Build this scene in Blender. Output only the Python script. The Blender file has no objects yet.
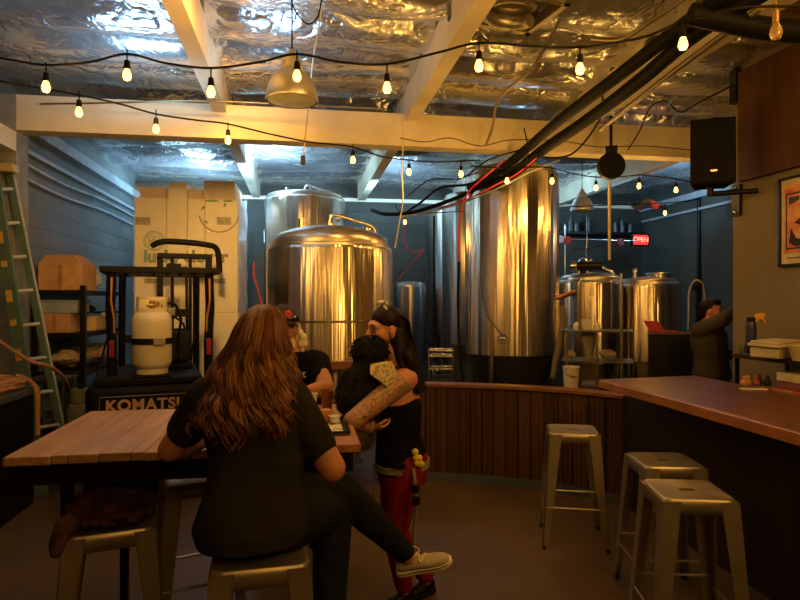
import bpy, bmesh, math, random
from mathutils import Vector, Matrix
R = random.Random(7)
sc = bpy.context.scene
COL = sc.collection
PI = math.pi
F = 610.0; CH = 1.65; TH = math.atan(100/610.0)
CT, ST = math.cos(TH), math.sin(TH)

def P(px, py, d):
    "a point of the room seen at this place of the photo, d metres in front of the camera"
    u = (px-400)/F
    return Vector((d*(ST+u*CT), d*(CT-u*ST), CH-(py-300)/F*d))
def G(px, d, z):
    v = P(px, 300, d); v.z = z; return v
def ray_rot(px): return math.atan(-(px-400)/F)-TH

# ------------------------------------------------------------------ materials
MATS = {}
def new_mat(name):
    m = bpy.data.materials.new(name); m.use_nodes = True
    return m, m.node_tree.nodes, m.node_tree.links, m.node_tree.nodes['Principled BSDF']
def mat(name, col, rough=.6, metal=0, col2=None, scale=8, bump=0, bscale=None, stretch=(1,1,1), spec=.5, detail=4, lo=.35, hi=.65, coat=0, trans=0, alpha=1, ior=1.45):
    if name in MATS: return MATS[name]
    m, N, L, b = new_mat(name)
    b.inputs['Base Color'].default_value = (*col, 1)
    b.inputs['Roughness'].default_value = rough
    b.inputs['Metallic'].default_value = metal
    b.inputs['Specular IOR Level'].default_value = spec
    b.inputs['Coat Weight'].default_value = coat
    b.inputs['Transmission Weight'].default_value = trans
    b.inputs['IOR'].default_value = ior
    tc = N.new('ShaderNodeTexCoord'); mp = N.new('ShaderNodeMapping')
    mp.inputs['Scale'].default_value = stretch
    L.new(tc.outputs['Object'], mp.inputs['Vector'])
    if col2 is None: col2 = tuple(c*.75 for c in col)
    n = N.new('ShaderNodeTexNoise'); n.inputs['Scale'].default_value = scale; n.inputs['Detail'].default_value = detail
    L.new(mp.outputs[0], n.inputs['Vector'])
    cr = N.new('ShaderNodeValToRGB')
    cr.color_ramp.elements[0].position = lo; cr.color_ramp.elements[1].position = hi
    cr.color_ramp.elements[0].color = (*col2, 1); cr.color_ramp.elements[1].color = (*col, 1)
    L.new(n.outputs['Fac'], cr.inputs['Fac']); L.new(cr.outputs[0], b.inputs['Base Color'])
    if bump:
        n2 = N.new('ShaderNodeTexNoise'); n2.inputs['Scale'].default_value = bscale or scale*3; n2.inputs['Detail'].default_value = 6
        L.new(mp.outputs[0], n2.inputs['Vector'])
        bp = N.new('ShaderNodeBump'); bp.inputs['Strength'].default_value = bump; bp.inputs['Distance'].default_value = .01
        L.new(n2.outputs['Fac'], bp.inputs['Height']); L.new(bp.outputs[0], b.inputs['Normal'])
    MATS[name] = m
    return m
def emis(name, col, s):
    if name in MATS: return MATS[name]
    m, N, L, b = new_mat(name)
    b.inputs['Base Color'].default_value = (*col, 1)
    b.inputs['Emission Color'].default_value = (*col, 1); b.inputs['Emission Strength'].default_value = s
    MATS[name] = m; return m

def steel_mat(name, col, rough=.26, aniso=.85, streak=1.0):
    "sheet steel with a fine horizontal grain and faint vertical waviness"
    m, N, L, b = new_mat(name)
    b.inputs['Metallic'].default_value = 1; b.inputs['Roughness'].default_value = rough
    b.inputs['Base Color'].default_value = (*col, 1)
    b.inputs['Anisotropic'].default_value = aniso
    tg = N.new('ShaderNodeTangent'); tg.direction_type = 'RADIAL'; tg.axis = 'Z'; b.inputs['Anisotropic Rotation'].default_value=.25
    L.new(tg.outputs[0], b.inputs['Tangent'])
    tc = N.new('ShaderNodeTexCoord'); mp = N.new('ShaderNodeMapping'); mp.inputs['Scale'].default_value = (1,1,.03)
    L.new(tc.outputs['Object'], mp.inputs['Vector'])
    n = N.new('ShaderNodeTexNoise'); n.inputs['Scale'].default_value = 7; n.inputs['Detail'].default_value = 3
    L.new(mp.outputs[0], n.inputs['Vector'])
    bp = N.new('ShaderNodeBump'); bp.inputs['Strength'].default_value = .8*streak; bp.inputs['Distance'].default_value = .03
    L.new(n.outputs['Fac'], bp.inputs['Height']); L.new(bp.outputs[0], b.inputs['Normal'])
    MATS[name] = m; return m

def foil_mat():
    "crumpled foil-faced insulation"
    m, N, L, b = new_mat('foil')
    b.inputs['Metallic'].default_value = .86; b.inputs['Roughness'].default_value = .24
    tc = N.new('ShaderNodeTexCoord')
    def noise(sc_, det, dist, src=None, rough=.5):
        n = N.new('ShaderNodeTexNoise'); n.inputs['Scale'].default_value = sc_; n.inputs['Detail'].default_value = det; n.inputs['Distortion'].default_value = dist; n.inputs['Roughness'].default_value = rough
        L.new(src or tc.outputs['Object'], n.inputs['Vector']); return n
    def mth(op, a, b_=None, c=None):
        k = N.new('ShaderNodeMath'); k.operation = op
        for i_, q in enumerate((a, b_, c)):
            if q is None: continue
            if isinstance(q,(int,float)): k.inputs[i_].default_value = q
            else: L.new(q, k.inputs[i_])
        return k.outputs[0]
    warp = noise(3, 3, 0); mx = N.new('ShaderNodeMixRGB'); mx.inputs[0].default_value = .3
    L.new(tc.outputs['Object'], mx.inputs[1]); L.new(warp.outputs['Color'], mx.inputs[2])
    a = noise(2.6, 2, .8, mx.outputs[0]); ra = mth('ABSOLUTE', mth('SUBTRACT', a.outputs['Fac'], .5))
    c = noise(6, 3, 1.0, mx.outputs[0]); rc = mth('ABSOLUTE', mth('SUBTRACT', c.outputs['Fac'], .5))
    msk = noise(1.1, 2, 0); mk = mth('MULTIPLY', mth('POWER', msk.outputs['Fac'], 3.5), 2.2)
    h = mth('MULTIPLY_ADD', rc, mk, mth('MULTIPLY', ra, 1.0)); h2 = mth('MULTIPLY_ADD', rc, .06, h)
    bp = N.new('ShaderNodeBump'); bp.inputs['Strength'].default_value = 1; bp.inputs['Distance'].default_value = .075
    L.new(h2, bp.inputs['Height']); L.new(bp.outputs[0], b.inputs['Normal'])
    n3 = noise(1.5, 3, 0)
    cr = N.new('ShaderNodeValToRGB'); cr.color_ramp.elements[0].position=.35; cr.color_ramp.elements[1].position=.65
    cr.color_ramp.elements[0].color = (.45,.45,.45,1); cr.color_ramp.elements[1].color = (.85,.84,.82,1)
    L.new(n3.outputs['Fac'], cr.inputs['Fac']); L.new(cr.outputs[0], b.inputs['Base Color'])
    return m
def block_mat(name, col, sx, dark):
    "painted concrete block; sx picks which horizontal axis runs along the wall"
    m, N, L, b = new_mat(name)
    b.inputs['Roughness'].default_value = .55; b.inputs['Specular IOR Level'].default_value = .2
    tc = N.new('ShaderNodeTexCoord'); sp = N.new('ShaderNodeSeparateXYZ'); cb = N.new('ShaderNodeCombineXYZ')
    L.new(tc.outputs['Object'], sp.inputs[0]); L.new(sp.outputs[sx], cb.inputs[0]); L.new(sp.outputs[2], cb.inputs[1])
    br = N.new('ShaderNodeTexBrick'); L.new(cb.outputs[0], br.inputs['Vector'])
    br.inputs['Scale'].default_value = 1; br.inputs['Brick Width'].default_value = .4; br.inputs['Row Height'].default_value = .2
    br.inputs['Mortar Size'].default_value = .008; br.inputs['Mortar Smooth'].default_value=.5
    br.inputs['Color1'].default_value = (*col,1); br.inputs['Color2'].default_value = (*[c*.85 for c in col],1)
    br.inputs['Mortar'].default_value = (*dark,1)
    L.new(br.outputs['Color'], b.inputs['Base Color'])
    n = N.new('ShaderNodeTexNoise'); n.inputs['Scale'].default_value = 30; L.new(tc.outputs['Object'], n.inputs['Vector'])
    ma = N.new('ShaderNodeMath'); ma.operation='MULTIPLY_ADD'; ma.inputs[1].default_value=-2
    L.new(br.outputs['Fac'], ma.inputs[0]); L.new(n.outputs['Fac'], ma.inputs[2])
    bp = N.new('ShaderNodeBump'); bp.inputs['Strength'].default_value=.5; bp.inputs['Distance'].default_value=.004
    L.new(ma.outputs[0], bp.inputs['Height']); L.new(bp.outputs[0], b.inputs['Normal'])
    return m
def plank_mat(name, c1, c2, w, axis=0, rough=.5, zaxis=1, seam=.06, coat=0):
    "boards of width w side by side along one axis, grain along the other"
    m, N, L, b = new_mat(name)
    b.inputs['Roughness'].default_value = rough; b.inputs['Coat Weight'].default_value = coat
    tc = N.new('ShaderNodeTexCoord'); sp = N.new('ShaderNodeSeparateXYZ'); L.new(tc.outputs['Object'], sp.inputs[0])
    dv = N.new('ShaderNodeMath'); dv.operation='DIVIDE'; dv.inputs[1].default_value = w; L.new(sp.outputs[axis], dv.inputs[0])
    fl = N.new('ShaderNodeMath'); fl.operation='FLOOR'; L.new(dv.outputs[0], fl.inputs[0])
    fr = N.new('ShaderNodeMath'); fr.operation='FRACT'; L.new(dv.outputs[0], fr.inputs[0])
    wn = N.new('ShaderNodeTexWhiteNoise'); wn.noise_dimensions='1D'; L.new(fl.outputs[0], wn.inputs['W'])
    mp = N.new('ShaderNodeMapping'); s=[14,14,14]; s[zaxis]=1.2; mp.inputs['Scale'].default_value = s
    L.new(tc.outputs['Object'], mp.inputs['Vector']); L.new(wn.outputs['Color'], mp.inputs['Location'])
    n = N.new('ShaderNodeTexNoise'); n.inputs['Scale'].default_value=2; n.inputs['Detail'].default_value=6; n.inputs['Distortion'].default_value=.6
    L.new(mp.outputs[0], n.inputs['Vector'])
    ad = N.new('ShaderNodeMath'); ad.operation='MULTIPLY_ADD'; ad.inputs[1].default_value=.45; L.new(wn.outputs['Value'], ad.inputs[0]); L.new(n.outputs['Fac'], ad.inputs[2])
    cr = N.new('ShaderNodeValToRGB'); cr.color_ramp.elements[0].position=.4; cr.color_ramp.elements[1].position=.95
    cr.color_ramp.elements[0].color=(*c2,1); cr.color_ramp.elements[1].color=(*c1,1); L.new(ad.outputs[0], cr.inputs['Fac'])
    lt = N.new('ShaderNodeMath'); lt.operation='LESS_THAN'; lt.inputs[1].default_value=seam; L.new(fr.outputs[0], lt.inputs[0])
    mx = N.new('ShaderNodeMixRGB'); L.new(lt.outputs[0], mx.inputs[0]); L.new(cr.outputs[0], mx.inputs[1]); mx.inputs[2].default_value=(c2[0]*.25,c2[1]*.25,c2[2]*.25,1)
    L.new(mx.outputs[0], b.inputs['Base Color'])
    sb = N.new('ShaderNodeMath'); sb.operation='SUBTRACT'; L.new(n.outputs['Fac'], sb.inputs[0]); L.new(lt.outputs[0], sb.inputs[1])
    bp = N.new('ShaderNodeBump'); bp.inputs['Strength'].default_value=.4; bp.inputs['Distance'].default_value=.003
    L.new(sb.outputs[0], bp.inputs['Height']); L.new(bp.outputs[0], b.inputs['Normal'])
    return m
def spray_mat(name, skin, pts, r):
    "skin with ink drawings around the given points (a tattooed arm)"
    m, N, L, b = new_mat(name)
    b.inputs['Roughness'].default_value=.5; b.inputs['Subsurface Weight'].default_value=.08
    tc = N.new('ShaderNodeTexCoord'); prev=None
    for p in pts:
        d = N.new('ShaderNodeVectorMath'); d.operation='DISTANCE'; d.inputs[1].default_value=p; L.new(tc.outputs['Object'], d.inputs[0])
        if prev is None: prev=d.outputs['Value']
        else:
            mn=N.new('ShaderNodeMath'); mn.operation='MINIMUM'; L.new(prev,mn.inputs[0]); L.new(d.outputs['Value'],mn.inputs[1]); prev=mn.outputs[0]
    lt=N.new('ShaderNodeMath'); lt.operation='LESS_THAN'; lt.inputs[1].default_value=r; L.new(prev,lt.inputs[0])
    n=N.new('ShaderNodeTexNoise'); n.inputs['Scale'].default_value=17; n.inputs['Detail'].default_value=1.5; n.inputs['Distortion'].default_value=2.5; L.new(tc.outputs['Object'],n.inputs['Vector'])
    cr=N.new('ShaderNodeValToRGB'); e=cr.color_ramp.elements
    ink=(.05,.07,.05,1)
    e[0].position=.36; e[0].color=(.16,.17,.11,1); e[1].position=.41; e[1].color=ink
    for pos,c in ((.44,(*skin,1)),(.5,(*[x*.8 for x in skin],1)),(.515,ink),(.545,(.30,.24,.15,1)),(.6,(.48,.10,.07,1)),(.66,ink)):
        q=e.new(pos); q.color=c
    L.new(n.outputs['Fac'],cr.inputs['Fac'])
    mx=N.new('ShaderNodeMixRGB'); L.new(lt.outputs[0],mx.inputs[0]); mx.inputs[1].default_value=(*skin,1); L.new(cr.outputs[0],mx.inputs[2]); L.new(mx.outputs[0],b.inputs['Base Color'])
    return m

# ------------------------------------------------------------------ mesh building
class MB:
    def __init__(s): s.v=[]; s.f=[]
    def add(s, vs, fs):
        o=len(s.v); s.v += [Vector(v) for v in vs]; s.f += [tuple(i+o for i in f) for f in fs]; return s
    def box(s, a, b, M=None):
        x0,y0,z0=a; x1,y1,z1=b
        vs=[Vector(p) for p in ((x0,y0,z0),(x1,y0,z0),(x1,y1,z0),(x0,y1,z0),(x0,y0,z1),(x1,y0,z1),(x1,y1,z1),(x0,y1,z1))]
        if M: vs=[M@v for v in vs]
        return s.add(vs,[(0,3,2,1),(4,5,6,7),(0,1,5,4),(1,2,6,5),(2,3,7,6),(3,0,4,7)])
    def cone(s, a, b, ra, rb=None, n=16, caps=True):
        a=Vector(a); b=Vector(b); rb=ra if rb is None else rb
        d=(b-a).normalized(); x=d.orthogonal().normalized(); y=d.cross(x)
        vs=[]
        for c,r in ((a,ra),(b,rb)):
            for i in range(n):
                t=2*PI*i/n; vs.append(c+x*math.cos(t)*r+y*math.sin(t)*r)
        fs=[(i,(i+1)%n,n+(i+1)%n,n+i) for i in range(n)]
        if caps: fs += [tuple(range(n-1,-1,-1)), tuple(range(n,2*n))]
        return s.add(vs,fs)
    def ell(s, c, r, fr=None, n=16, m=10):
        c=Vector(c)
        if not hasattr(r,'__len__'): r=(r,r,r)
        fr = fr or (Vector((1,0,0)),Vector((0,1,0)),Vector((0,0,1)))
        vs=[c+fr[2]*r[2]]; 
        for j in range(1,m):
            ph=PI*j/m
            for i in range(n):
                t=2*PI*i/n
                vs.append(c+fr[0]*(r[0]*math.sin(ph)*math.cos(t))+fr[1]*(r[1]*math.sin(ph)*math.sin(t))+fr[2]*(r[2]*math.cos(ph)))
        vs.append(c-fr[2]*r[2]); k=len(vs)-1
        fs=[(0,1+i,1+(i+1)%n) for i in range(n)]
        for j in range(m-2):
            for i in range(n):
                a=1+j*n+i; b=1+j*n+(i+1)%n; fs.append((a,a+n,b+n,b))
        fs+=[(k,1+(m-2)*n+(i+1)%n,1+(m-2)*n+i) for i in range(n)]
        return s.add(vs,fs)
    def cap(s, a, b, ra, rb=None):
        rb=ra if rb is None else rb
        s.cone(a,b,ra,rb,14); s.ell(a,ra,n=14,m=8); s.ell(b,rb,n=14,m=8); return s
    def chain(s, pts, rs):
        for i in range(len(pts)-1): s.cap(pts[i],pts[i+1],rs[i],rs[i+1])
        return s
    def tube(s, pts, r, n=8, close=True):
        pts=[Vector(p) for p in pts]; k=len(pts)
        rs = r if hasattr(r,'__len__') else [r]*k
        up=None; vs=[]
        for i,p in enumerate(pts):
            d=(pts[min(i+1,k-1)]-pts[max(i-1,0)])
            d = d.normalized() if d.length>1e-9 else Vector((0,0,1))
            x = d.orthogonal().normalized() if up is None else (up-d*up.dot(d)).normalized()
            up=x; y=d.cross(x)
            for j in range(n):
                t=2*PI*j/n; vs.append(p+x*math.cos(t)*rs[i]+y*math.sin(t)*rs[i])
        fs=[(i*n+j,i*n+(j+1)%n,(i+1)*n+(j+1)%n,(i+1)*n+j) for i in range(k-1) for j in range(n)]
        if close: fs += [tuple(range(n-1,-1,-1)), tuple(range((k-1)*n,k*n))]
        return s.add(vs,fs)
    def lathe(s, prof, c=(0,0,0), n=48):
        c=Vector(c); vs=[]; 
        for r,z in prof:
            for i in range(n):
                t=2*PI*i/n; vs.append(c+Vector((math.cos(t)*r,math.sin(t)*r,z)))
        k=len(prof)
        fs=[(j*n+i,j*n+(i+1)%n,(j+1)*n+(i+1)%n,(j+1)*n+i) for j in range(k-1) for i in range(n)]
        fs += [tuple(range(n-1,-1,-1)), tuple(range((k-1)*n,k*n))]
        return s.add(vs,fs)
    def loft(s, rings, n=20):
        "rings: (centre, half-width vector, half-depth vector)"
        vs=[]; k=len(rings)
        for c,a,b in rings:
            c=Vector(c);a=Vector(a);b=Vector(b)
            for i in range(n):
                t=2*PI*i/n; vs.append(c+a*math.cos(t)+b*math.sin(t))
        fs=[(j*n+i,j*n+(i+1)%n,(j+1)*n+(i+1)%n,(j+1)*n+i) for j in range(k-1) for i in range(n)]
        fs += [tuple(range(n-1,-1,-1)), tuple(range((k-1)*n,k*n))]
        return s.add(vs,fs)
    def prism(s, pts, h):
        pts=[Vector(p) for p in pts]; h=Vector(h); n=len(pts)
        return s.add(pts+[p+h for p in pts],[tuple(range(n-1,-1,-1)),tuple(range(n,2*n))]+[(i,(i+1)%n,n+(i+1)%n,n+i) for i in range(n)])
    def grid(s, fn, nu, nv):
        vs=[fn(i/nu,j/nv) for j in range(nv+1) for i in range(nu+1)]
        fs=[(j*(nu+1)+i,j*(nu+1)+i+1,(j+1)*(nu+1)+i+1,(j+1)*(nu+1)+i) for j in range(nv) for i in range(nu)]
        return s.add(vs,fs)

def spline(pts, k=8):
    pts=[Vector(p) for p in pts]; out=[]
    for i in range(len(pts)-1):
        p0=pts[max(i-1,0)];p1=pts[i];p2=pts[i+1];p3=pts[min(i+2,len(pts)-1)]
        for j in range(k):
            t=j/k
            out.append(.5*((2*p1)+(p2-p0)*t+(2*p0-5*p1+4*p2-p3)*t*t+(3*p1-p0-3*p2+p3)*t**3))
    out.append(pts[-1]); return out

def props(o, label=None, cat=None, group=None, kind=None):
    for k,v in (('label',label),('category',cat),('group',group),('kind',kind)):
        if v: o[k]=v
    return o
def link(name, mb, m, smooth=True, fix=True):
    me=bpy.data.meshes.new(name); me.from_pydata([tuple(v) for v in mb.v],[],mb.f); me.update()
    if fix:
        bm=bmesh.new(); bm.from_mesh(me); bmesh.ops.recalc_face_normals(bm,faces=bm.faces); bm.to_mesh(me); bm.free()
    me.materials.append(m)
    if smooth:
        for p in me.polygons: p.use_smooth=True
        try: me.set_sharp_from_angle(angle=math.radians(38))
        except Exception: pass
    o=bpy.data.objects.new(name,me); COL.objects.link(o); return o
def bevel(o, w=.005, seg=2):
    b=o.modifiers.new('bevel','BEVEL'); b.width=w; b.segments=seg; b.limit_method='ANGLE'; b.angle_limit=math.radians(40); return o
def thing(name, label, cat, loc=(0,0,0), rz=0, group=None):
    o=bpy.data.objects.new(name,None); COL.objects.link(o); o.empty_display_size=.1
    o.location=loc; o.rotation_euler=(0,0,rz)
    return props(o,label,cat,group)
def part(T, name, mb, m, local=False, bev=0, label=None, smooth=True, fix=True, sub=None):
    "T the thing; sub the part this is a sub-part of; vertices in room coordinates unless local"
    if not local:
        Mi=(Matrix.Translation(T.location)@Matrix.Rotation(T.rotation_euler.z,4,'Z')).inverted()
        mb.v=[Mi@v for v in mb.v]
    o=link(name,mb,m,smooth,fix); o.parent=sub or T
    if bev: bevel(o,bev)
    if label: o['label']=label
    return o
def solo(name, mb, m, label, cat, group=None, bev=0, smooth=True, kind=None):
    xs=[v.x for v in mb.v]; ys=[v.y for v in mb.v]; zs=[v.z for v in mb.v]
    c=Vector(((min(xs)+max(xs))/2,(min(ys)+max(ys))/2,min(zs)))
    mb.v=[v-c for v in mb.v]; o=link(name,mb,m,smooth); o.location=c
    if bev: bevel(o,bev)
    return props(o,label,cat,group,kind)
def struct(name, mb, m, smooth=False):
    o=link(name,mb,m,smooth); o['kind']='structure'; return o
def dup(T, loc, rz=0, label=None, group=None):
    r=T.copy(); COL.objects.link(r); r.location=loc; r.rotation_euler=(0,0,rz)
    if label: r['label']=label
    if group: r['group']=group
    for ch in list(T.children):
        c=ch.copy(); COL.objects.link(c); c.parent=r
        for g in list(ch.children):
            e=g.copy(); COL.objects.link(e); e.parent=c
    return r
def remesh(o, v=.007, it=4):
    m=o.modifiers.new('skin','REMESH'); m.mode='VOXEL'; m.voxel_size=v; m.use_smooth_shade=True
    s=o.modifiers.new('smooth','SMOOTH'); s.factor=.5; s.iterations=it
    return o
def text_mb(body, size, M, depth=.002, space=1.0, bold=0):
    c=bpy.data.curves.new('lettering','FONT'); c.body=body; c.size=size; c.extrude=depth; c.offset=bold
    c.space_character=space; c.align_x='CENTER'; c.align_y='CENTER'
    o=bpy.data.objects.new('lettering',c); COL.objects.link(o)
    bpy.context.view_layer.update()
    me=bpy.data.meshes.new_from_object(o.evaluated_get(bpy.context.evaluated_depsgraph_get()))
    mb=MB(); mb.add([M@v.co for v in me.vertices],[tuple(p.vertices) for p in me.polygons])
    bpy.data.objects.remove(o); bpy.data.curves.remove(c); bpy.data.meshes.remove(me)
    return mb
def facing(loc, rz=0):
    "text standing upright, read from the -Y side"
    return Matrix.Translation(loc)@Matrix.Rotation(rz,4,'Z')@Matrix.Rotation(PI/2,4,'X')

# ------------------------------------------------------------------ palette
black=mat('black_paint',(.005,.0045,.004),.45,spec=.3); blackm=mat('black_metal',(.009,.008,.008),.4,.2,spec=.3)
rubber=mat('rubber',(.006,.0055,.005),.7,spec=.25)
cream=mat('cream_paint',(.70,.61,.42),.6,col2=(.60,.52,.35),scale=3,bump=.1)
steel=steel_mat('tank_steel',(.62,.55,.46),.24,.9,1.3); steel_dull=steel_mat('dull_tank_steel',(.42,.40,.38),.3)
chrome=mat('bright_steel',(.7,.69,.67),.22,1)
alu=mat('spun_aluminium',(.7,.68,.62),.38,.8)
cardb=mat('cardboard',(.42,.24,.10),.8,col2=(.34,.18,.07))
wood_dark=plank_mat('dark_panelling',(.085,.036,.017),(.04,.017,.009),.095,0,.45,2,.12)
foil=foil_mat()
stoolm=mat('gunmetal_stool',(.36,.31,.24),.36,.7,col2=(.30,.26,.20),scale=6)
ropem=mat('orange_rope',(.42,.22,.09),.8,scale=40)
cable=mat('cable_black',(.005,.0045,.004),.6,spec=.15)
redc=mat('red_cable',(.55,.03,.02),.45)
whitep=mat('white_plastic',(.75,.72,.64),.4)
denim=mat('black_denim',(.012,.014,.019),.85,spec=.15,col2=(.008,.009,.012),scale=40,bump=.2)
SKIN=(.50,.22,.13)
skin=mat('skin',SKIN,.55,col2=(.45,.19,.11),scale=12)

# ------------------------------------------------------------------ the room
floor_m=mat('sealed_concrete',(.12,.075,.036),.5,spec=.3,col2=(.07,.045,.023),scale=1.6,bump=.12,bscale=9,detail=8,lo=.3,hi=.7)
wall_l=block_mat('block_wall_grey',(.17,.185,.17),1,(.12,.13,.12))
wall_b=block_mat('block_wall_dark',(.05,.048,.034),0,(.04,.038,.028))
wall_r=mat('olive_plaster',(.22,.185,.115),.7,spec=.2,col2=(.195,.165,.10),scale=2,bump=.08)
wall_fr=mat('blue_grey_plaster',(.085,.088,.07),.6,spec=.2,scale=2,bump=.1)
struct('floor',MB().box((-2.9,-4.2,-.1),(6.6,10.9,0)),floor_m)
struct('wall_left',MB().box((-2.9,5.9,0),(-2.7,10.9,3.9)),wall_l)
struct('wall_left_front',MB().box((-2.9,-4.2,0),(-2.7,5.9,3.9)),mat('brown_olive_wall',(.17,.13,.065),.7,spec=.2))
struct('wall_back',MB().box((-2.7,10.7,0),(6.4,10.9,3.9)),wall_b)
struct('wall_front',MB().box((-2.7,-4.2,0),(3.75,-4,3.9)),wall_r)
struct('wall_right',MB().box((3.75,-4.2,0),(3.9,4.81,3.9)),wall_r)
struct('wall_divider',MB().box((3.9,4.66,0),(6.4,4.81,3.9)),wall_r)
struct('wall_far_right',MB().box((6.4,-4.2,0),(6.6,10.9,3.9)),wall_fr)
def ceil_fn(u,v):
    x=-2.7+9.1*u; y=-4+14.7*v
    ph=(y-.2)/.6
    sag=abs(math.sin(PI*ph)); 
    z=3.73-.10*sag**.7-.02*math.sin(x*1.9+3*math.sin(y*.8))*sag-.012*math.sin(x*7+y*3)*math.sin(y*5.3)
    return Vector((x,y,z))
cl=struct('ceiling',MB().grid(ceil_fn,120,300),foil,True)
cl.data.set_sharp_from_angle(angle=PI)
struct('ceiling_deck',MB().box((-2.7,-4.0,3.78),(6.4,10.7,3.88)),mat('roof_deck',(.2,.2,.2),.8))
# beams and posts
struct('trim_1',MB().box((-2.45,5.81,3.14),(6.4,6.0,3.45)),cream).name='trim_1'
struct('trim_2',MB().box((-2.7,5.81,0),(-2.45,6.05,3.45)),mat('grey_pier',(.25,.25,.22),.6))
struct('trim_3',MB().box((-2.7,4.6,2.95),(-2.45,5.81,3.12)).box((-2.7,-4,3.0),(-2.52,4.6,3.12)),cream)
for k,x in enumerate((-.79,1.0,2.72,4.6)):
    struct('trim_%d'%(k+4),MB().box((x,-4,3.38),(x+.12,10.7,3.68)),cream)
struct('trim_8',MB().box((-2.7,6.05,3.30),(-2.6,10.7,3.42)).box((-2.7,6.05,3.1),(-2.65,10.7,3.14)),mat('grey_trim',(.4,.44,.46),.5))
struct('trim_9',MB().box((-2.7,10.58,3.36),(6.4,10.7,3.42)),cream)
struct('trim_10',MB().box((6.3,4.81,3.30),(6.4,10.6,3.4)).box((6.34,4.81,3.1),(6.4,10.6,3.14)),mat('grey_trim',(.4,.44,.46),.5))
# conduits on the left wall
t=MB()
for z,x in ((3.0,-2.66),(2.86,-2.67)): t.tube(spline([(x,6.1,z),(x,7.5,z-.03),(x,9,z+.02),(x,10.6,z)]),.016)
solo('wall_conduit',t,mat('conduit_grey',(.5,.53,.55),.45),'pair of thin grey conduits along the top of the left block wall','conduit')
for px,py0,py1 in ((721,192,345),):
    solo('drain_pipe',MB().cone((6.36,8.95,.0),(6.36,8.95,3.3),.03),black,'thin black pipe running down the far right wall behind the loudspeaker','pipe')
# brown board on the right wall, poster, speaker
board=mat('stained_plywood',(.10,.042,.014),.6,spec=.25,col2=(.065,.026,.008),scale=2,stretch=(1,4,.5),bump=.1)
solo('wall_board',MB().box((3.70,.5,2.66),(3.748,4.69,3.60)),board,'large brown stained plywood board high on the right wall','board',bev=.004)
solo('board_bracket',MB().box((3.69,4.70,3.35),(3.749,4.78,3.64)),black,'short black upright bracket at the far corner of the plywood board','bracket')
pt=thing('framed_poster','framed red and yellow poster with a black abstract figure on the right wall','poster',(3.745,4.1,1.9))
y0,y1,z0,z1=3.72,4.26,1.91,2.60
part(pt,'frame',MB().box((3.715,y0,z0),(3.745,y0+.02,z1)).box((3.715,y1-.02,z0),(3.745,y1,z1)).box((3.715,y0,z0),(3.745,y1,z0+.02)).box((3.715,y0,z1-.02),(3.745,y1,z1)),black)
part(pt,'mount',MB().box((3.728,y0+.02,z0+.02),(3.744,y1-.02,z1-.02)),mat('poster_cream',(.72,.60,.36),.5))
part(pt,'print',MB().box((3.724,y0+.05,z0+.10),(3.727,y1-.055,z1-.07)),mat('poster_orange',(.75,.36,.08),.5,col2=(.55,.09,.04),scale=9))
sh=MB()
def pv(a,b): return Vector((3.7225,y1-a,z0+b))
for x in (.07,.42): sh.prism([pv(x,.14),pv(x+.012,.14),pv(x+.012,.55),pv(x,.55)],(.001,0,0))
for z in (.13,.55): sh.prism([pv(.07,z),pv(.43,z),pv(.43,z+.012),pv(.07,z+.012)],(.001,0,0))
sh.prism([pv(.1,.18),pv(.16,.15),pv(.28,.15),pv(.36,.2),pv(.33,.26),pv(.25,.2),pv(.17,.21),pv(.12,.29)],(.001,0,0))
sh.prism([pv(.15,.33),pv(.22,.37),pv(.32,.36),pv(.26,.31),pv(.2,.31)],(.001,0,0))
sh.prism([pv(.1,.47),pv(.2,.5),pv(.2,.53),pv(.1,.53)],(.001,0,0))
sh.prism([pv(.22,.42),pv(.25,.42),pv(.27,.53),pv(.24,.53)],(.001,0,0))
part(pt,'figure',sh,black,smooth=False)
part(pt,'caption',MB().box((3.724,4.02,z0+.06),(3.727,4.18,z0+.067)),black)

sp=thing('loudspeaker','black loudspeaker on a swivel wall bracket at the edge of the right wall','speaker',G(711,5.1,2.60),ray_rot(712)+.12)
part(sp,'cabinet',MB().prism([(-.17,-.12,0),(.17,-.12,.0),(.13,.16,0),(-.12,.16,0)],(0,0,.54)),mat('speaker_black',(.005,.004,.004),.7,spec=.2),True,.012)
part(sp,'grille',MB().box((-.16,-.128,.02),(.16,-.121,.52)),mat('grille',(.007,.006,.005),.7,0,scale=120,spec=.2),True,.003)
part(sp,'badge',MB().box((-.02,-.131,.10),(.03,-.1285,.115)),chrome,True)
part(sp,'bracket_arm',MB().cone((0,.05,-.07),(0,.05,.005),.028).cone((0,.05,-.055),(.35,.02,-.055),.022),black,True)
part(sp,'wall_plate',MB().box((3.725,4.70,2.38),(3.749,4.80,2.65)),blackm)
for q in (2.41,2.62): part(sp,'cap_nut',MB().ell((3.722,4.75,q),.012),chrome)

# ------------------------------------------------------------------ string lights
bulbm=emis('bulb_glow',(1,.42,.075),8)
BULBS=[]; 
def string(lab, pts, bulbs, dd=1.1, ext=None, group='festoon strings under the ceiling'):
    T=thing('string_light',lab,'string light',G(pts[0][0],3,2.9),0,None)
    def at(px,py,dz=0):
        d=dd*F/(300-py-0); return P(px,py,d)
    path=[P(a,b,c) for a,b,c in pts]
    part(T,'wire',MB().tube(spline(path,6),.006,6),cable)
    for (px,py,d) in bulbs:
        p=P(px,py,d)
        s=part(T,'bulb_socket',MB().cone(p+Vector((0,0,.028)),p+Vector((0,0,.07)),.017,.013,10).cone(p+Vector((0,0,.07)),p+Vector((0,0,.125)),.004,.004,6),cable)
        BULBS.append(p)
        part(T,'bulb',MB().lathe([(.003,-.027),(.014,-.023),(.0205,-.010),(.0195,.004),(.013,.022),(.011,.030)],p,16),bulbm)
    return T
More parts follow.
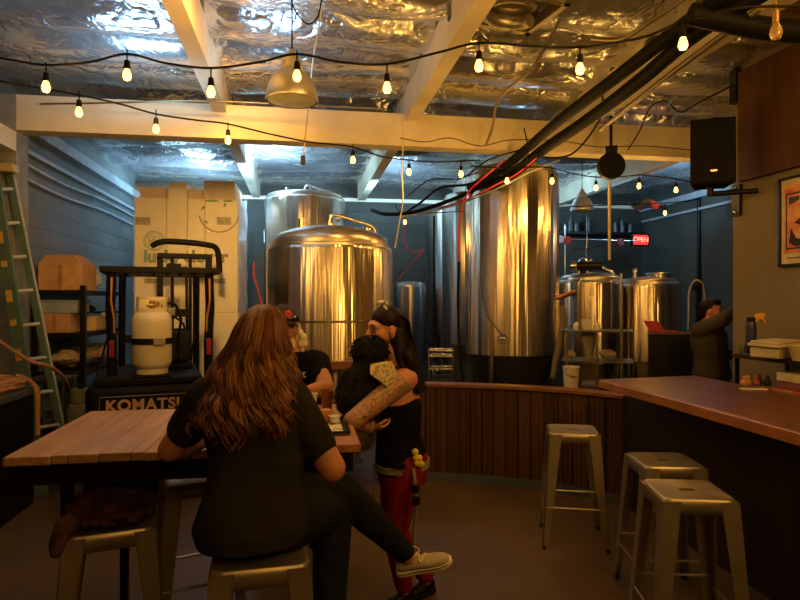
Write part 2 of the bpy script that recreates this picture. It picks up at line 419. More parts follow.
row1=[(46,87,3.05),(127,75,3.0),(211,92,3.05),(297,76,3.0),(387,88,3.05),(479,66,2.95),(580,69,3.0),(683,44,2.7)]
string('nearest festoon string of warm bulbs, crossing high above the table',
 [(-30,52,3.0),(12,60,3.0),(46,65,3.05),(90,62,3.0),(127,54,3.0),(165,63,3.0),(211,68,3.05),(260,62,3.0),(297,54,3.0),(340,62,3.0),(387,64,3.05),(440,52,3.0),(479,43,2.95),(530,46,3.0),(580,47,3.0),(640,38,2.8),(683,22,2.7),(740,8,2.6),(790,6,2.6),(830,2,2.6)],row1)
row2=[(79,112,3.57),(156,129,3.92),(228,140,4.2),(353,160,4.8),(409,172,5.2),(461,174,5.3)]
string('second festoon string, running from the left wall down across the white beam towards the tanks',
 [(-30,74,3.4),(0,81,3.4),(40,88,3.5),(79,95,3.57),(120,104,3.8),(156,114,3.92),(195,120,4.0),(228,124,4.2),(270,134,4.5),(310,142,4.6),(353,147,4.8),(380,156,5.0),(409,160,5.2),(435,162,5.25),(461,161,5.3),(480,160,5.3)],row2)
row3=[(507,181,5.7),(552,181,5.8),(596,188,6.1),(639,186,6.2),(676,190,6.3)]
string('rear festoon string hung in front of the tall tank and behind the loudspeaker',
 [(470,166,5.6),(507,168,5.7),(530,167,5.7),(552,168,5.8),(575,174,6.0),(596,177,6.1),(618,177,6.1),(639,175,6.2),(660,177,6.3),(676,179,6.3),(700,184,6.5)],row3)
string('short festoon string of two bulbs in the dark rear of the brewery',[(395,205,7.4),(405,213,7.4),(450,212,7.3),(560,207,7.4),(665,203,7.5),(700,199,7.5)],[(405,222,7.4),(665,213,7.5)])
T=thing('edison_bulb','unlit clear bulb in a brass holder hanging at the top right corner','bulb',P(776,30,2.6),0)
p=P(776,31,2.6)
part(T,'glass',MB().lathe([(.003,-.04),(.018,-.034),(.026,-.012),(.022,.01),(.012,.035)],p,16),mat('amber_glass',(.9,.65,.3),.1,trans=.8))
part(T,'holder',MB().cone(p+Vector((0,0,.035)),p+Vector((0,0,.085)),.014).cone(p+Vector((0,0,.085)),p+Vector((0,0,.3)),.003),mat('brass',(.5,.33,.12),.35,.9))

# pendants
def pendant(name,label,p,sc_,top):
    T=thing(name,label,'lamp',p,0)
    pr=[(.165,0),(.168,.006),(.160,.055),(.140,.12),(.105,.17),(.065,.20),(.055,.205)]
    inn=[(r-.004,z) for r,z in pr[::-1]]
    part(T,'shade',MB().lathe([(r*sc_,z*sc_) for r,z in pr+[(.05,.206)]],(0,0,0)) if 0 else MB().grid(lambda u,v:(lambda q:Vector((q[0]*sc_*math.cos(2*PI*u),q[0]*sc_*math.sin(2*PI*u),q[1]*sc_)))((pr+inn)[min(int(v*(len(pr+inn)-1)+.5),len(pr+inn)-1)]),40,len(pr+inn)-1),alu,True)
    part(T,'diffuser',MB().lathe([(.02*sc_,-.012*sc_),(.10*sc_,-.008*sc_),(.155*sc_,.004*sc_),(.15*sc_,.02*sc_)]),mat('frosted_lens',(.6,.58,.5),.3),True)
    h=MB().lathe([(.058*sc_,.20*sc_),(.06*sc_,.24*sc_),(.045*sc_,.27*sc_),(.03*sc_,.30*sc_),(.012*sc_,.33*sc_)])
    for k in range(8): h.box((.052*sc_,-.004,.2*sc_),(.066*sc_,.004,.255*sc_),Matrix.Rotation(k*PI/4,4,'Z'))
    part(T,'lamp_housing',h,alu,True)
    part(T,'cord',MB().cone((0,0,.32*sc_),(0,0,top-p[2]),.005),cable,True)
    return T
pendant('pendant_lamp','large bell-shaped metal pendant lamp hanging in front of the white beam',P(292,101,3.9),1.0,3.63)
pendant('pendant_lamp','small far bell-shaped pendant lamp hanging behind the beam right of the tall tank',P(582,211,8.4),.95,3.63)

# ------------------------------------------------------------------ ceiling clutter
def run(name,label,cat,pts,r,m,k=8,n=10):
    return solo(name,MB().tube(spline([P(*q) for q in pts],k),r,n),m,label,cat)
run('cable_conduit','thick black conduit slanting down the ceiling, lowest of the bundle',"conduit",[(770,-12,3.1),(700,30,3.5),(640,80,4.2),(590,118,5.0),(540,152,5.75),(510,176,6.1),(480,192,6.6)],.05,cable)
run('cable_conduit','thick black conduit slanting down the ceiling, upper one of the bundle',"conduit",[(735,-12,3.1),(672,34,3.6),(610,82,4.3),(560,120,5.1),(525,150,5.75),(500,170,6.1),(470,188,6.6)],.045,cable)
run('steel_conduit','thin metal conduit beside the black pipe bundle, crossing the right rafter','conduit',[(760,8,3.2),(700,52,3.6),(650,90,4.2),(600,130,5.2)],.018,mat('old_pipe',(.28,.23,.15),.4,.7))
run('air_duct','wide black pipe running off to the top right corner','duct',[(690,14,3.3),(730,22,3.3),(770,29,3.3),(840,34,3.3)],.06,cable)
run('hose_bundle','bundle of black hoses sagging from the tall tank to the left past the dome tank','hose',[(500,178,6.3),(470,192,6.6),(440,204,6.9),(410,213,7.1),(385,214,7.3),(372,210,7.5)],.022,cable)
run('black_hose','black hose looping from the beam over the shoulder of the tall tank','hose',[(540,152,5.7),(505,172,6.0),(470,184,6.3),(440,188,6.7),(420,203,7.0),(402,215,7.2)],.014,cable)
run('grey_hose','pale blue hose drooping in front of the tall tank','hose',[(560,160,5.8),(530,172,5.9),(505,185,6.0),(470,200,6.3),(430,212,6.7),(400,217,7.0)],.009,mat('blue_hose',(.3,.36,.4),.5))
run('red_hose','red hose arching across the face of the tall tank','hose',[(545,150,5.7),(520,172,5.9),(496,185,5.95),(470,198,6.2),(440,208,6.6)],.008,redc)
run('red_hose','red hose hanging straight down beside the tall tank','hose',[(505,160,5.7),(483,178,5.8),(467,195,6.0),(459,225,6.1),(459,262,6.1)],.008,redc)
run('red_hose','thin red hose hanging in the gap right of the dome tank','hose',[(405,226,7.3),(404,240,7.3),(412,252,7.3),(424,250,7.3),(412,262,7.4),(404,272,7.5),(398,280,7.5)],.006,redc)
run('red_hose','thin red hose hanging against the back wall left of the dome tank','hose',[(254,262,8.0),(254,275,8.0),(258,290,8.0),(262,306,8.0)],.012,redc)
run('black_hose','thin black hose hanging straight down beside the far tanks of the row','hose',[(434,216,7.0),(434,250,7.0),(434,300,7.0),(433,348,7.0)],.012,cable)
run('black_hose','black hose hanging in the gap between the largest tank and the next','hose',[(459,262,6.1),(458,300,6.1),(460,350,6.1),(464,382,6.1)],.014,cable)
run('white_rope','pale rope hanging from the middle of the white beam','rope',[(402,118,5.55),(403,140,5.5),(402,170,5.4),(403,200,5.4),(399,225,5.4),(395,248,5.4)],.006,mat('pale_rope',(.6,.52,.36),.8))
run('power_cord','pale cord and plug hanging behind the large pendant lamp','cord',[(323,-5,4.0),(320,20,4.3),(313,60,4.7),(308,110,5.2),(305,140,5.5),(303,160,5.5)],.006,mat('pale_rope',(.6,.52,.36),.8))
solo('cord_plug',MB().box(P(303,160,5.5)-Vector((.02,.02,.04)),P(303,160,5.5)+Vector((.02,.02,.04))),black,'small dark plug at the end of the pale hanging cord','plug',bev=.005)
run('steel_conduit','thin pipe bending down from the foil ceiling to the middle of the beam','conduit',[(560,20,4.0),(530,70,4.4),(505,92,4.8),(496,105,5.1),(493,125,5.45),(486,145,5.5)],.012,mat('old_pipe',(.28,.23,.15),.4,.7))
run('steel_conduit','thin pipe running from the vent box across to the top edge','conduit',[(590,40,4.0),(620,40,4.0),(650,22,3.9),(690,-5,3.6)],.014,mat('old_pipe',(.28,.23,.15),.4,.7))
run('loose_wire','thin wire stapled in waves along the lower edge of the beam','wire',[(400,138,5.5),(425,142,5.5),(450,138,5.5),(480,146,5.5),(510,140,5.5),(560,141,5.5),(600,147,5.6),(645,146,5.7),(690,150,5.8)],.004,cable)
run('loose_wire','thin wire hanging down from the slanting conduit to the beam','wire',[(600,88,4.6),(603,110,5.0),(590,135,5.4),(570,155,5.7),(545,158,5.9)],.009,cable)
run('loose_wire','thin wire crossing between the loudspeaker and the right rafter','wire',[(735,84,4.6),(700,102,4.8),(680,112,5.0),(665,101,5.0),(650,108,5.1),(640,130,5.4),(628,150,5.6)],.006,cable)
run('loose_wire','thin wire tangled across the dark hoses above the tank row','wire',[(520,150,5.7),(488,160,5.9),(462,178,6.2),(430,180,6.6),(408,196,7.0)],.007,cable)
run('loose_wire','thin straight wire hanging at the left of the large tank top','wire',[(524,128,5.6),(528,150,5.7),(524,172,5.9)],.006,cable)
run('loose_wire','black wire looping from the lamp cord at the top edge','wire',[(290,-4,3.9),(296,12,3.9),(308,24,3.9),(318,16,4.0),(322,-4,4.0)],.005,cable)
run('loose_wire','thin wire strung along the foil above the left side of the beam','wire',[(40,104,5.3),(100,103,5.2),(200,101,5.2),(300,105,5.3),(385,109,5.3)],.008,mat('old_pipe',(.28,.23,.15),.4,.7))
T=thing('vent_box','metal ceiling vent with a coiled flexible duct among the foil insulation','vent',(1.35,3.85,3.42),.2)
part(T,'frame',MB().box((-.32,-.25,.12),(.32,-.21,.2)).box((-.32,.21,.12),(.32,.25,.2)).box((-.32,-.25,.12),(-.28,.25,.2)).box((.28,-.25,.12),(.32,.25,.2)),mat('old_pipe',(.28,.23,.15),.4,.7),True)
ring=[(.17*math.cos(a/12*2*PI),.13*math.sin(a/12*2*PI),.1+.008*a) for a in range(20)]
part(T,'flexible_duct',MB().tube(spline(ring,4),.045,10),mat('duct_foil',(.4,.36,.28),.35,.8,bump=.4,bscale=40),True)
T=thing('cord_reel','round black cord reel hanging on a pipe below the beam','reel',P(611,166,5.9)-Vector((0,0,.0)),ray_rot(611))
part(T,'drum',MB().lathe([(.02,-.04),(.12,-.04),(.13,-.03),(.13,.03),(.12,.04),(.02,.04)],n=36),rubber,True)
T.children[0].rotation_euler=(PI/2,0,.3)
part(T,'handle',MB().box((-.10,-.062,-.035),(-.065,-.042,.04)),mat('yellow_tag',(.7,.45,.04),.5),True)
part(T,'mount',MB().box((-.05,-.03,.11),(.06,.03,.19)).cone((.0,0,.19),(.0,0,.48),.015),black,True)
run('hanging_pipe','straight pale pipe hanging below the round cord reel','pipe',[(609.5,182,5.95),(609.5,220,5.95),(609.5,260,5.95)],.014,mat('pale_rope',(.6,.52,.36),.8))
run('hanging_chain','thin chain hanging with a hook above the far brewing kettle','chain',[(587,214,8.1),(587,240,8.0),(586,254,8.0),(588,262,8.0)],.008,chrome)
T=thing('plastic_sheet','crumpled clear plastic sheet slung under the ceiling at the rear right','sheet',P(650,205,8.5),0)
part(T,'sheet',MB().grid(lambda u,v:P(628+40*u,202+3*math.sin(u*9)+v*(9*math.sin(PI*u)),8.0+.5*v+.1*math.sin(8*u+3*v)),16,8),mat('silver_sheet',(.6,.6,.6),.3,.7),smooth=True)

# ------------------------------------------------------------------ tanks
def tank(label, px, d, dia, zb, zt, dome, m, skirt=None, feats='arm', legs=4, name='brewing_tank', a0=1.035):
    c=G(px,d,0); r=dia/2; T=thing(name,label,'tank',c,ray_rot(px))
    part(T,'shell',MB().lathe([(r*.97,zb),(r,zb+.01),(r,zt-.03),(r*.985,zt-.01),(r*.97,zt)],n=72),m,True,label=None)
    lid=[(r*.97,zt-.005),(r*.965,zt+.02),(r*.93,zt+.03),(r*.925,zt+.05)]
    for k in range(1,8):
        a=k/8*PI/2; lid.append((r*.93*math.cos(a),zt+.05+dome*math.sin(a)))
    lid.append((.02,zt+.05+dome))
    part(T,'lid',MB().lathe(lid,n=72),mat('lid_steel',(.60,.54,.45),.33,1),True)
    cone=[(r*.96,zb+.01),(r*.92,zb-.04),(r*.72,max(zb-.42,.3)),(.10,max(zb-.7,.2)),(.05,max(zb-.72,.18))]
    part(T,'cone_bottom',MB().lathe(cone,n=48),skirt or m,True)
    for k in range(legs):
        a=a0+k*PI/2; x,y=r*.93*math.cos(a),r*.93*math.sin(a)
        part(T,'leg',MB().cone((x,y,0.02),(x,y,zb+.02),.028).cone((x,y,0),(x,y,.02),.05),chrome,True)
    if feats=='arm':
        zz=zt+.05+dome
        part(T,'vent_arm',MB().tube(spline([(0,-.02,zz-.04),(0,-.02,zz+.06),(.05,-.02,zz+.10),(r*.45,-.03,zz+.04),(r*.66,-.03,zz+.0),(r*.72,-.03,zz-.06),(r*.72,-.03,zz-.2)],5),.018,10),chrome,True)
        part(T,'clamp',MB().cone((0,-.02,zz-.02),(0,-.02,zz+.02),.05).cone((.06,-.02,zz+.07),(.09,-.02,zz+.07),.03),chrome,True)
        part(T,'fitting',MB().cone((-r*.45,.0,zt+.02),(-r*.45,.0,zz+.07),.03).cone((r*.6,.05,zt),(r*.6,.05,zz+.0),.035),chrome,True)
    return T,c,r
tank('domed steel tank in the middle, behind the seated people, with a bulging stepped lid',330,5.7,1.17,.55,2.12,.17,steel)
T1_=COL.objects.get('brewing_tank'); part(T1_,'weld_seam',MB().lathe([(.585,1.455),(.588,1.457),(.588,1.475),(.585,1.477)],n=72),mat('weld',(.35,.28,.2),.4,1),True)
tank('tall steel tank behind the domed tank, near the back wall',305,8.6,1.13,.7,3.05,.06,steel)
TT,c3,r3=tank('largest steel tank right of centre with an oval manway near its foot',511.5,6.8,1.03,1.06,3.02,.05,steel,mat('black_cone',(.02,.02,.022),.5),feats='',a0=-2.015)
mw=[]
part(TT,'manway',MB().tube([(-.09+.065*math.cos(a*PI/8),-r3*.985-.005,1.25+.04*math.sin(a*PI/8)) for a in range(17)],.009,8).ell((-.09,-r3*.975,1.25),(.045,.022,.025)),chrome,True)
part(TT,'seam_band',MB().lathe([(r3*1.0,2.06),(r3*1.002,2.061),(r3*1.002,2.067),(r3*1.0,2.068)],n=72),steel,True)
part(TT,'temperature_cable',MB().tube(spline([(-.32,-.43,1.9),(-.31,-.43,1.7),(-.26,-.47,1.5),(-.14,-.53,1.34),(-.07,-.54,1.28)],6),.004,6),cable,True)
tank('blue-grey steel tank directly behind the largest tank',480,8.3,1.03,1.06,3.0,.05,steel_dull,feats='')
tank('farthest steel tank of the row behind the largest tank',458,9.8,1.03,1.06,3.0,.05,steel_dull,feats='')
tank('low steel kettle with a blue-lit cone lid, left of the pair at the rear right',590,7.5,.78,.9,1.86,.08,steel,feats='arm',name='brewing_kettle')
TK,ck,rk=tank('low steel kettle with a round hatch on top, right of the pair at the rear',649,7.6,.74,.9,1.84,.05,steel,feats='',name='brewing_kettle')
part(TK,'hatch',MB().cone((.12,-.05,1.88),(.12,-.05,1.97),.15,.15,24).tube([(.12+.15*math.cos(a*PI/8),-.05+.15*math.sin(a*PI/8),1.97) for a in range(17)],.015,8),chrome,True)
part(TK,'inlet',MB().cone((-.16,0,1.86),(-.16,0,2.02),.03).cone((-.19,0,2.02),(-.13,0,2.02),.03),chrome,True)
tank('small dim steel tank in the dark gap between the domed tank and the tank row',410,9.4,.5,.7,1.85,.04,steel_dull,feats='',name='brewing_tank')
# brown ledge before domed tank
T=thing('wooden_ledge','brown wooden ledge rail in front of the foot of the domed tank','rail',(.3,5.02,0))
part(T,'top_rail',MB().box((-.2,4.98,1.085),(.82,5.08,1.15)),mat('red_brown_wood',(.20,.08,.035),.4),bev=.004)
for x in (-.12,.33,.76): part(T,'post',MB().cone((x,5.03,0),(x,5.03,1.085),.022),chrome)
T=thing('motor_unit','dark motor with a chrome clamp sitting on a stand above the left kettle','motor',P(588,266,7.3)-Vector((0,0,.0)),ray_rot(588))
part(T,'motor_body',MB().cone((-.14,0,.0),(.16,0,.0),.055).cone((-.06,0,-.2),(-.06,0,0),.03),blackm,True)
part(T,'end_cap',MB().cone((-.2,0,0),(-.13,0,0),.06),chrome,True)
part(T,'valve',MB().tube(spline([(-.1,-.02,.05),(-.06,-.02,.09),(0,-.02,.05),(.04,-.02,.07)],4),.012).cone((-.1,0,-.1),(-.1,0,-.02),.015),chrome,True)
for o in (T,): o.location.z-=.0
for (px,py,lab,m) in ((561,239,'white gauge on the back wall beside the tall tank',whitep),(568,240,'small red valve wheel beside the white gauge on the back wall',redc),(621,242,'dim red valve wheel on the back wall left of the lit sign',mat('dim_red',(.2,.02,.02),.5))):
    c=P(px,py,9.6); solo('gauge' if m is whitep else 'valve_wheel',MB().cone(c,c+Vector((0,.05,0)),.06).cone(c,Vector((c.x,10.69,c.z)),.012),m,lab,'gauge' if m is whitep else 'valve')
run('wall_pipe','thin pipe on the back wall behind the kettles','pipe',[(556,239,9.9),(600,240,9.9),(640,241,9.9)],.012,chrome)
run('wall_pipe','thin upright pipe before the back wall right of the tall tank','pipe',[(565,225,9.9),(565,270,9.9),(565,300,9.9)],.012,chrome)
solo('back_shelf',MB().box((4.5,10.4,2.85),(6.3,10.69,2.9)),black,'long dark shelf high on the back wall above the kettles','shelf')
for i,(px,h) in enumerate(((565,.2),(570,.28),(576,.22),(588,.3),(615,.25),(622,.3),(630,.22))):
    u=(px-400)/F; c=Vector((10.53*(ST+CT*u)/(CT-ST*u),10.53,2.901)); solo('stored_bottle',MB().cone(c,c+Vector((0,0,h*.7)),.06,.06,12).cone(c+Vector((0,0,h*.7)),c+Vector((0,0,h)),.03,.02,12),mat('dark_bottle',(.03,.035,.03),.3),'dark bottle on the long shelf high on the back wall','bottle','dark bottles on the back wall shelf')
# lit sign on the back wall
sg=P(640.5,240,10.4)
T=thing('open_sign','small glowing red sign on the back wall near the right corner','sign',sg,.0)
part(T,'housing',MB().box((-.17,-.02,-.10),(.15,.04,.10)),black,True,.004)
part(T,'sign_face',MB().box((-.14,-.026,-.08),(.12,-.022,.08)),emis('sign_glow',(1,.015,.01),2.2),True)
tm=text_mb('OPEN',.12,facing(Vector((-.01,-.03,0))),.001,.85); part(T,'lettering',tm,emis('sign_letters',(1,.12,.08),6),True,smooth=False)

# ------------------------------------------------------------------ low curved panelled wall
A=Vector((.92,5.52,0)); pts=[A,Vector((1.4,5.38,0)),Vector((1.9,5.14,0)),Vector((2.3,4.84,0)),Vector((2.56,4.53,0))]
pl=spline(pts,6); h=MB(); cp=MB(); ft=MB()
def strip(mb,pl,z0,z1,off0,off1):
    n=len(pl); vs=[]
    for i,p in enumerate(pl):
        d=(pl[min(i+1,n-1)]-pl[max(i-1,0)]).normalized(); nn=Vector((d.y,-d.x,0))
        if nn.y>0: nn=-nn
        for o,z in ((off0,z0),(off0,z1),(off1,z1),(off1,z0)): vs.append(p+nn*o+Vector((0,0,z)))
    fs=[(4*i+a,4*i+(a+1)%4,4*i+4+(a+1)%4,4*i+4+a) for i in range(n-1) for a in range(4)]+[(0,1,2,3),(4*n-4,4*n-3,4*n-2,4*n-1)]
    mb.add(vs,fs)
lw=thing('half_wall','low dark wood panelled wall curving from the tanks to the bar','half wall',(1.7,5.2,0))
strip(h,pl,.08,.86,.0,-.12); part(lw,'panelling',h,wood_dark)
fl=MB()
n=len(pl)
for i in range(0,n-1):
    for q in (0,.5):
        p=pl[i].lerp(pl[i+1],q); d=(pl[i+1]-pl[i]).normalized(); nn=Vector((d.y,-d.x,0))
        if nn.y>0: nn=-nn
        fl.cone(p+nn*.0+Vector((0,0,.08)),p+nn*.0+Vector((0,0,.855)),.009,.009,8,False)
part(lw,'batten',fl,wood_dark)
strip(cp,pl,.86,.885,.03,-.15); part(lw,'cap_rail',cp,mat('red_brown_wood',(.20,.08,.035),.4))
strip(ft,pl,0,.079,.015,-.12); part(lw,'kerb',ft,mat('blue_grey_kerb',(.07,.09,.12),.6),label='blue-grey painted concrete kerb')

# ------------------------------------------------------------------ the bar
def bar_mat():
    m=mat('bar_top_wood',(.17,.042,.012),.3,col2=(.08,.022,.008),scale=3,stretch=(5,.6,1),coat=.12,detail=6,bump=.15,bscale=20)
    return m
br=thing('bar_counter','long bar with a glossy red-brown top and dark panelled front on the right','bar',(2.6,2.5,0))
part(br,'counter_top',MB().prism([(2.17,.2,1.02),(3.0,.2,1.02),(3.0,4.27,1.02),(2.17,4.17,1.02)],(0,0,.05)),bar_mat(),bev=.008)
part(br,'edge_trim',MB().box((2.155,.2,1.01),(2.169,4.17,1.065)),mat('edge_copper',(.42,.17,.06),.35,.2),bev=.003)
part(br,'front_panel',MB().box((2.56,.2,0),(2.62,4.52,1.019)),plank_mat('bar_panelling',(.022,.009,.005),(.011,.005,.003),.15,1,.5,2,.05))
part(br,'end_panel',MB().box((2.62,4.40,0),(3.0,4.46,.88)),wood_dark)
part(br,'cabinet_back',MB().box((2.94,.2,0),(2.99,4.2,1.019)),black)
for k in range(2):
    pass
pap=solo('paper_slip',MB().box((0,0,0),(.16,.05,.004),Matrix.Translation(G(742,3.95,1.0705))@Matrix.Rotation(-.3,4,'Z')),whitep,'white slip of paper lying near the back edge of the bar top','paper')

# ------------------------------------------------------------------ bar stools
SH=.76
def make_stool(label, group=None):
    T=thing('bar_stool',label,'stool',(0,0,0),0,group)
    def rr(w,r,z,n=5):
        out=[]
        for cx,cy,a0 in ((w-r,w-r,0),(-w+r,w-r,PI/2),(-w+r,-w+r,PI),(w-r,-w+r,1.5*PI)):
            for k in range(n+1):
                a=a0+PI/2*k/n; out.append(Vector((cx+r*math.cos(a),cy+r*math.sin(a),z)))
        return out
    prof=[(.168,.045,SH-.065),(.165,.045,SH-.012),(.158,.042,SH-.002),(.150,.04,SH),(.140,.038,SH-.004)]
    rings=[rr(*q) for q in prof]; n=len(rings[0]); m=MB(); vs=[v for r_ in rings for v in r_]
    fs=[(j*n+i,j*n+(i+1)%n,(j+1)*n+(i+1)%n,(j+1)*n+i) for j in range(len(rings)-1) for i in range(n)]
    slot=rr(.034,.008,SH-.004); slot=[Vector((v.x*1.0,v.y*.5,v.z)) for v in slot]
    o=len(vs); vs+=slot; b=(len(rings)-1)*n
    fs+=[(b+i,b+(i+1)%n,o+(i+1)%n,o+i) for i in range(n)]
    o2=len(vs); vs+=[v-Vector((0,0,.012)) for v in slot]; fs+=[(o+i,o+(i+1)%n,o2+(i+1)%n,o2+i) for i in range(n)]
    m.add(vs,fs); s=part(T,'seat',m,stoolm,True,fix=False); sd=s.modifiers.new('thick','SOLIDIFY'); sd.thickness=.003; sd.offset=-1
    for sx in (-1,1):
        for sy in (-1,1):
            top=Vector((sx*.166,sy*.166,SH-.01)); bot=Vector((sx*.215,sy*.215,0)); m=MB()
            wt,wb=.078,.036; t=.004
            for (wx,wy) in ((1,0),(0,1)):
                a0=top; a1=top+Vector((-sx*wt*wx,-sy*wt*wy,0)); b0=bot; b1=bot+Vector((-sx*wb*wx,-sy*wb*wy,0))
                off=Vector((-sx*t*wy,-sy*t*wx,0))
                m.add([a0,a1,b1,b0,a0+off,a1+off,b1+off,b0+off],[(0,1,2,3),(4,7,6,5),(0,4,5,1),(1,5,6,2),(2,6,7,3),(3,7,4,0)])
            lip=.01
            m.tube([top+Vector((-sx*wt,-sy*t*.5,0)),bot+Vector((-sx*wb,-sy*t*.5,0))],.004,6); m.tube([top+Vector((-sx*t*.5,-sy*wt,0)),bot+Vector((-sx*t*.5,-sy*wb,0))],.004,6)
            part(T,'leg',m,stoolm,True)
            part(T,'foot_cap',MB().box((sx*.215-.012-sx*.012,sy*.215-.012-sy*.012,0),(sx*.215+.012-sx*.012,sy*.215+.012-sy*.012,.02)),rubber,True)
    for z,ax in ((.27,0),(.22,1)):
        e=.166+(.049)*(1-(z)/SH)-.006
        for sgn in (-1,1):
            a=Vector((-e,sgn*e,z)); b=Vector((e,sgn*e,z))
            if ax: a=Vector((sgn*e,-e,z)); b=Vector((sgn*e,e,z))
            part(T,'foot_rail',MB().cone(a,b,.007,.007,8),stoolm,True)
    return T
st=make_stool('metal bar stool nearest the camera at the bar, overlapping the one behind it')
st.location=(1.80,2.62,0); st.rotation_euler.z=-.24
dup(st,(2.01,3.13,0),-.20,'metal bar stool under the bar edge, half hidden behind the nearest one')
dup(st,(1.86,3.97,0),-.33,'metal bar stool standing alone in front of the low panelled wall')
dup(st,(-.14,2.23,0),.07,'metal stool carrying the long-haired woman')
dup(st,(-.755,2.64,0),.24,'metal stool under the table edge with a brown jacket on its seat')
dup(st,(-.52,3.25,0),.3,'dark stool under the wooden table, behind the one with the jacket')
dup(st,G(288,4.0,0),.0,'stool of the man in the cap on the far side of the table')

# ------------------------------------------------------------------ table
tb=thing('high_table','high table with light wooden plank top and black steel frame','table',(-.43,3.0,0))
tw=[plank_mat('table_planks',(.50,.31,.14),(.30,.16,.065),.225,0,.45,1,.02,.15),mat('table_wood_red',(.44,.20,.09),.4,col2=(.26,.10,.045),scale=3,stretch=(6,1,1))]
xs=[-1.11+i*.17 for i in range(9)]
for i in range(8):
    part(tb,'plank',MB().box((xs[i]+.0015,2.51+.006*((i*7)%3),1.02),(xs[i+1]-.0015,3.49+.004*((i*5)%3),1.055)),tw[1] if i==7 else tw[0],bev=.004)
part(tb,'apron',MB().box((-1.06,2.545,.935),(.22,2.575,1.019)).box((-1.06,3.43,.935),(.22,3.46,1.019)).box((-1.06,2.575,.935),(-1.03,3.43,1.019)).box((.19,2.575,.935),(.22,3.43,1.019)),black)
for x in (-.91,.16):
    for y in (2.6,3.4): part(tb,'leg',MB().box((x-.02,y-.02,0),(x+.02,y+.02,.936)),black,bev=.003)
# things on the table
def cup(px,py,d,r,h,label,m,name='paper_cup'):
    c=G(px,d,1.056); o=solo(name,MB().lathe([(r*.72,0),(r*.95,h*.95),(r*1.04,h*.96),(r*1.04,h),(r*.9,h),(r*.68,.01)],c,24),m,label,'cup'); return o
cup(310,400,3.0,.036,.135,'tall white paper cup on the table right of the long-haired woman',whitep)
cup(327,400,3.2,.034,.12,'clear plastic cup of reddish drink beside the white cup',mat('red_drink',(.5,.2,.08),.15,trans=.5),'plastic_cup')
tr=thing('menu_board','dark rimmed tray with papers on the right end of the table','tray',(.12,2.85,1.056))
part(tr,'tray_base',MB().box((-.16,2.68,1.056),(.22,3.02,1.066)),mat('dark_tray',(.04,.05,.05),.25),bev=.003)
part(tr,'tray_rim',MB().box((-.16,2.68,1.066),(.22,2.69,1.074)).box((-.16,3.01,1.066),(.22,3.02,1.074)).box((-.16,2.69,1.066),(-.15,3.01,1.074)).box((.21,2.69,1.066),(.22,3.01,1.074)),blackm)
part(tr,'menu_sheet',MB().box((.0,2.72,1.067),(.19,2.98,1.069)),mat('menu_print',(.75,.7,.6),.5,col2=(.05,.05,.05),scale=45,lo=.45,hi=.5))
solo('wallet',MB().box((-.06,-.035,0),(.06,.035,.02),Matrix.Translation((.04,2.80,1.0745))@Matrix.Rotation(.3,4,'Z')),mat('dark_leather',(.05,.025,.015),.5),'dark brown wallet lying on the menu tray','wallet',bev=.006)
solo('food_tub',MB().box((-.045,-.03,0),(.045,.03,.055),Matrix.Translation((.10,2.92,1.0745))@Matrix.Rotation(.1,4,'Z')),mat('orange_carton',(.55,.2,.06),.6),'small orange carton on the tray behind the wallet','carton',bev=.004)
solo('sauce_cup',MB().lathe([(.02,0),(.028,.03),(.03,.032),(.02,.032)],(.16,2.88,1.0745)),whitep,'tiny white sauce cup on the tray','cup')

# jacket on stool
jk=MB()
def jr(x,y): return .018+.085*max(0,1-((x+.755)/.2)**2)*max(0,1-((y-2.62)/.17)**2)
for i in range(90):
    a=R.uniform(0,2*PI); r=math.sqrt(R.uniform(0,1))
    x,y=-.745+r*.15*math.cos(a),2.62+r*.135*math.sin(a); z=SH+.012+jr(x,y)*R.uniform(.2,1)
    jk.ell((x,y,z),(R.uniform(.022,.04),R.uniform(.022,.04),.02),n=10,m=6)
jk.ell((-.755,2.62,SH+.03),(.15,.13,.04))
jk.chain([(-.84,2.56,SH+.05),(-.875,2.48,SH+.03),(-.885,2.43,SH-.005),(-.887,2.42,SH-.04)],[.05,.04,.03,.022])
jm=mat('fuzzy_brown',(.10,.045,.03),.95,col2=(.035,.016,.012),scale=22,bump=.8,bscale=60,spec=.1)
J=thing('jacket','crumpled fuzzy brown jacket heaped on the left stool','jacket',(-.755,2.62,SH+.001))
o=part(J,'jacket_cloth',MB().add(jk.v,jk.f),jm); remesh(o,.007,2)
fz=MB()
for i in range(2600):
    a=R.uniform(0,2*PI); r=math.sqrt(R.uniform(0,1)); x,y=-.745+r*.165*math.cos(a),2.62+r*.15*math.sin(a); z=SH+.022+jr(x,y)*R.uniform(.75,1.05)
    d=Vector((R.uniform(-1,1),R.uniform(-1,.6),R.uniform(0,.9))).normalized(); p=Vector((x,y,z)); fz.cone(p,p+d*R.uniform(.01,.022),.0022,.0005,4,False)
part(J,'fuzz',fz,jm,fix=False)

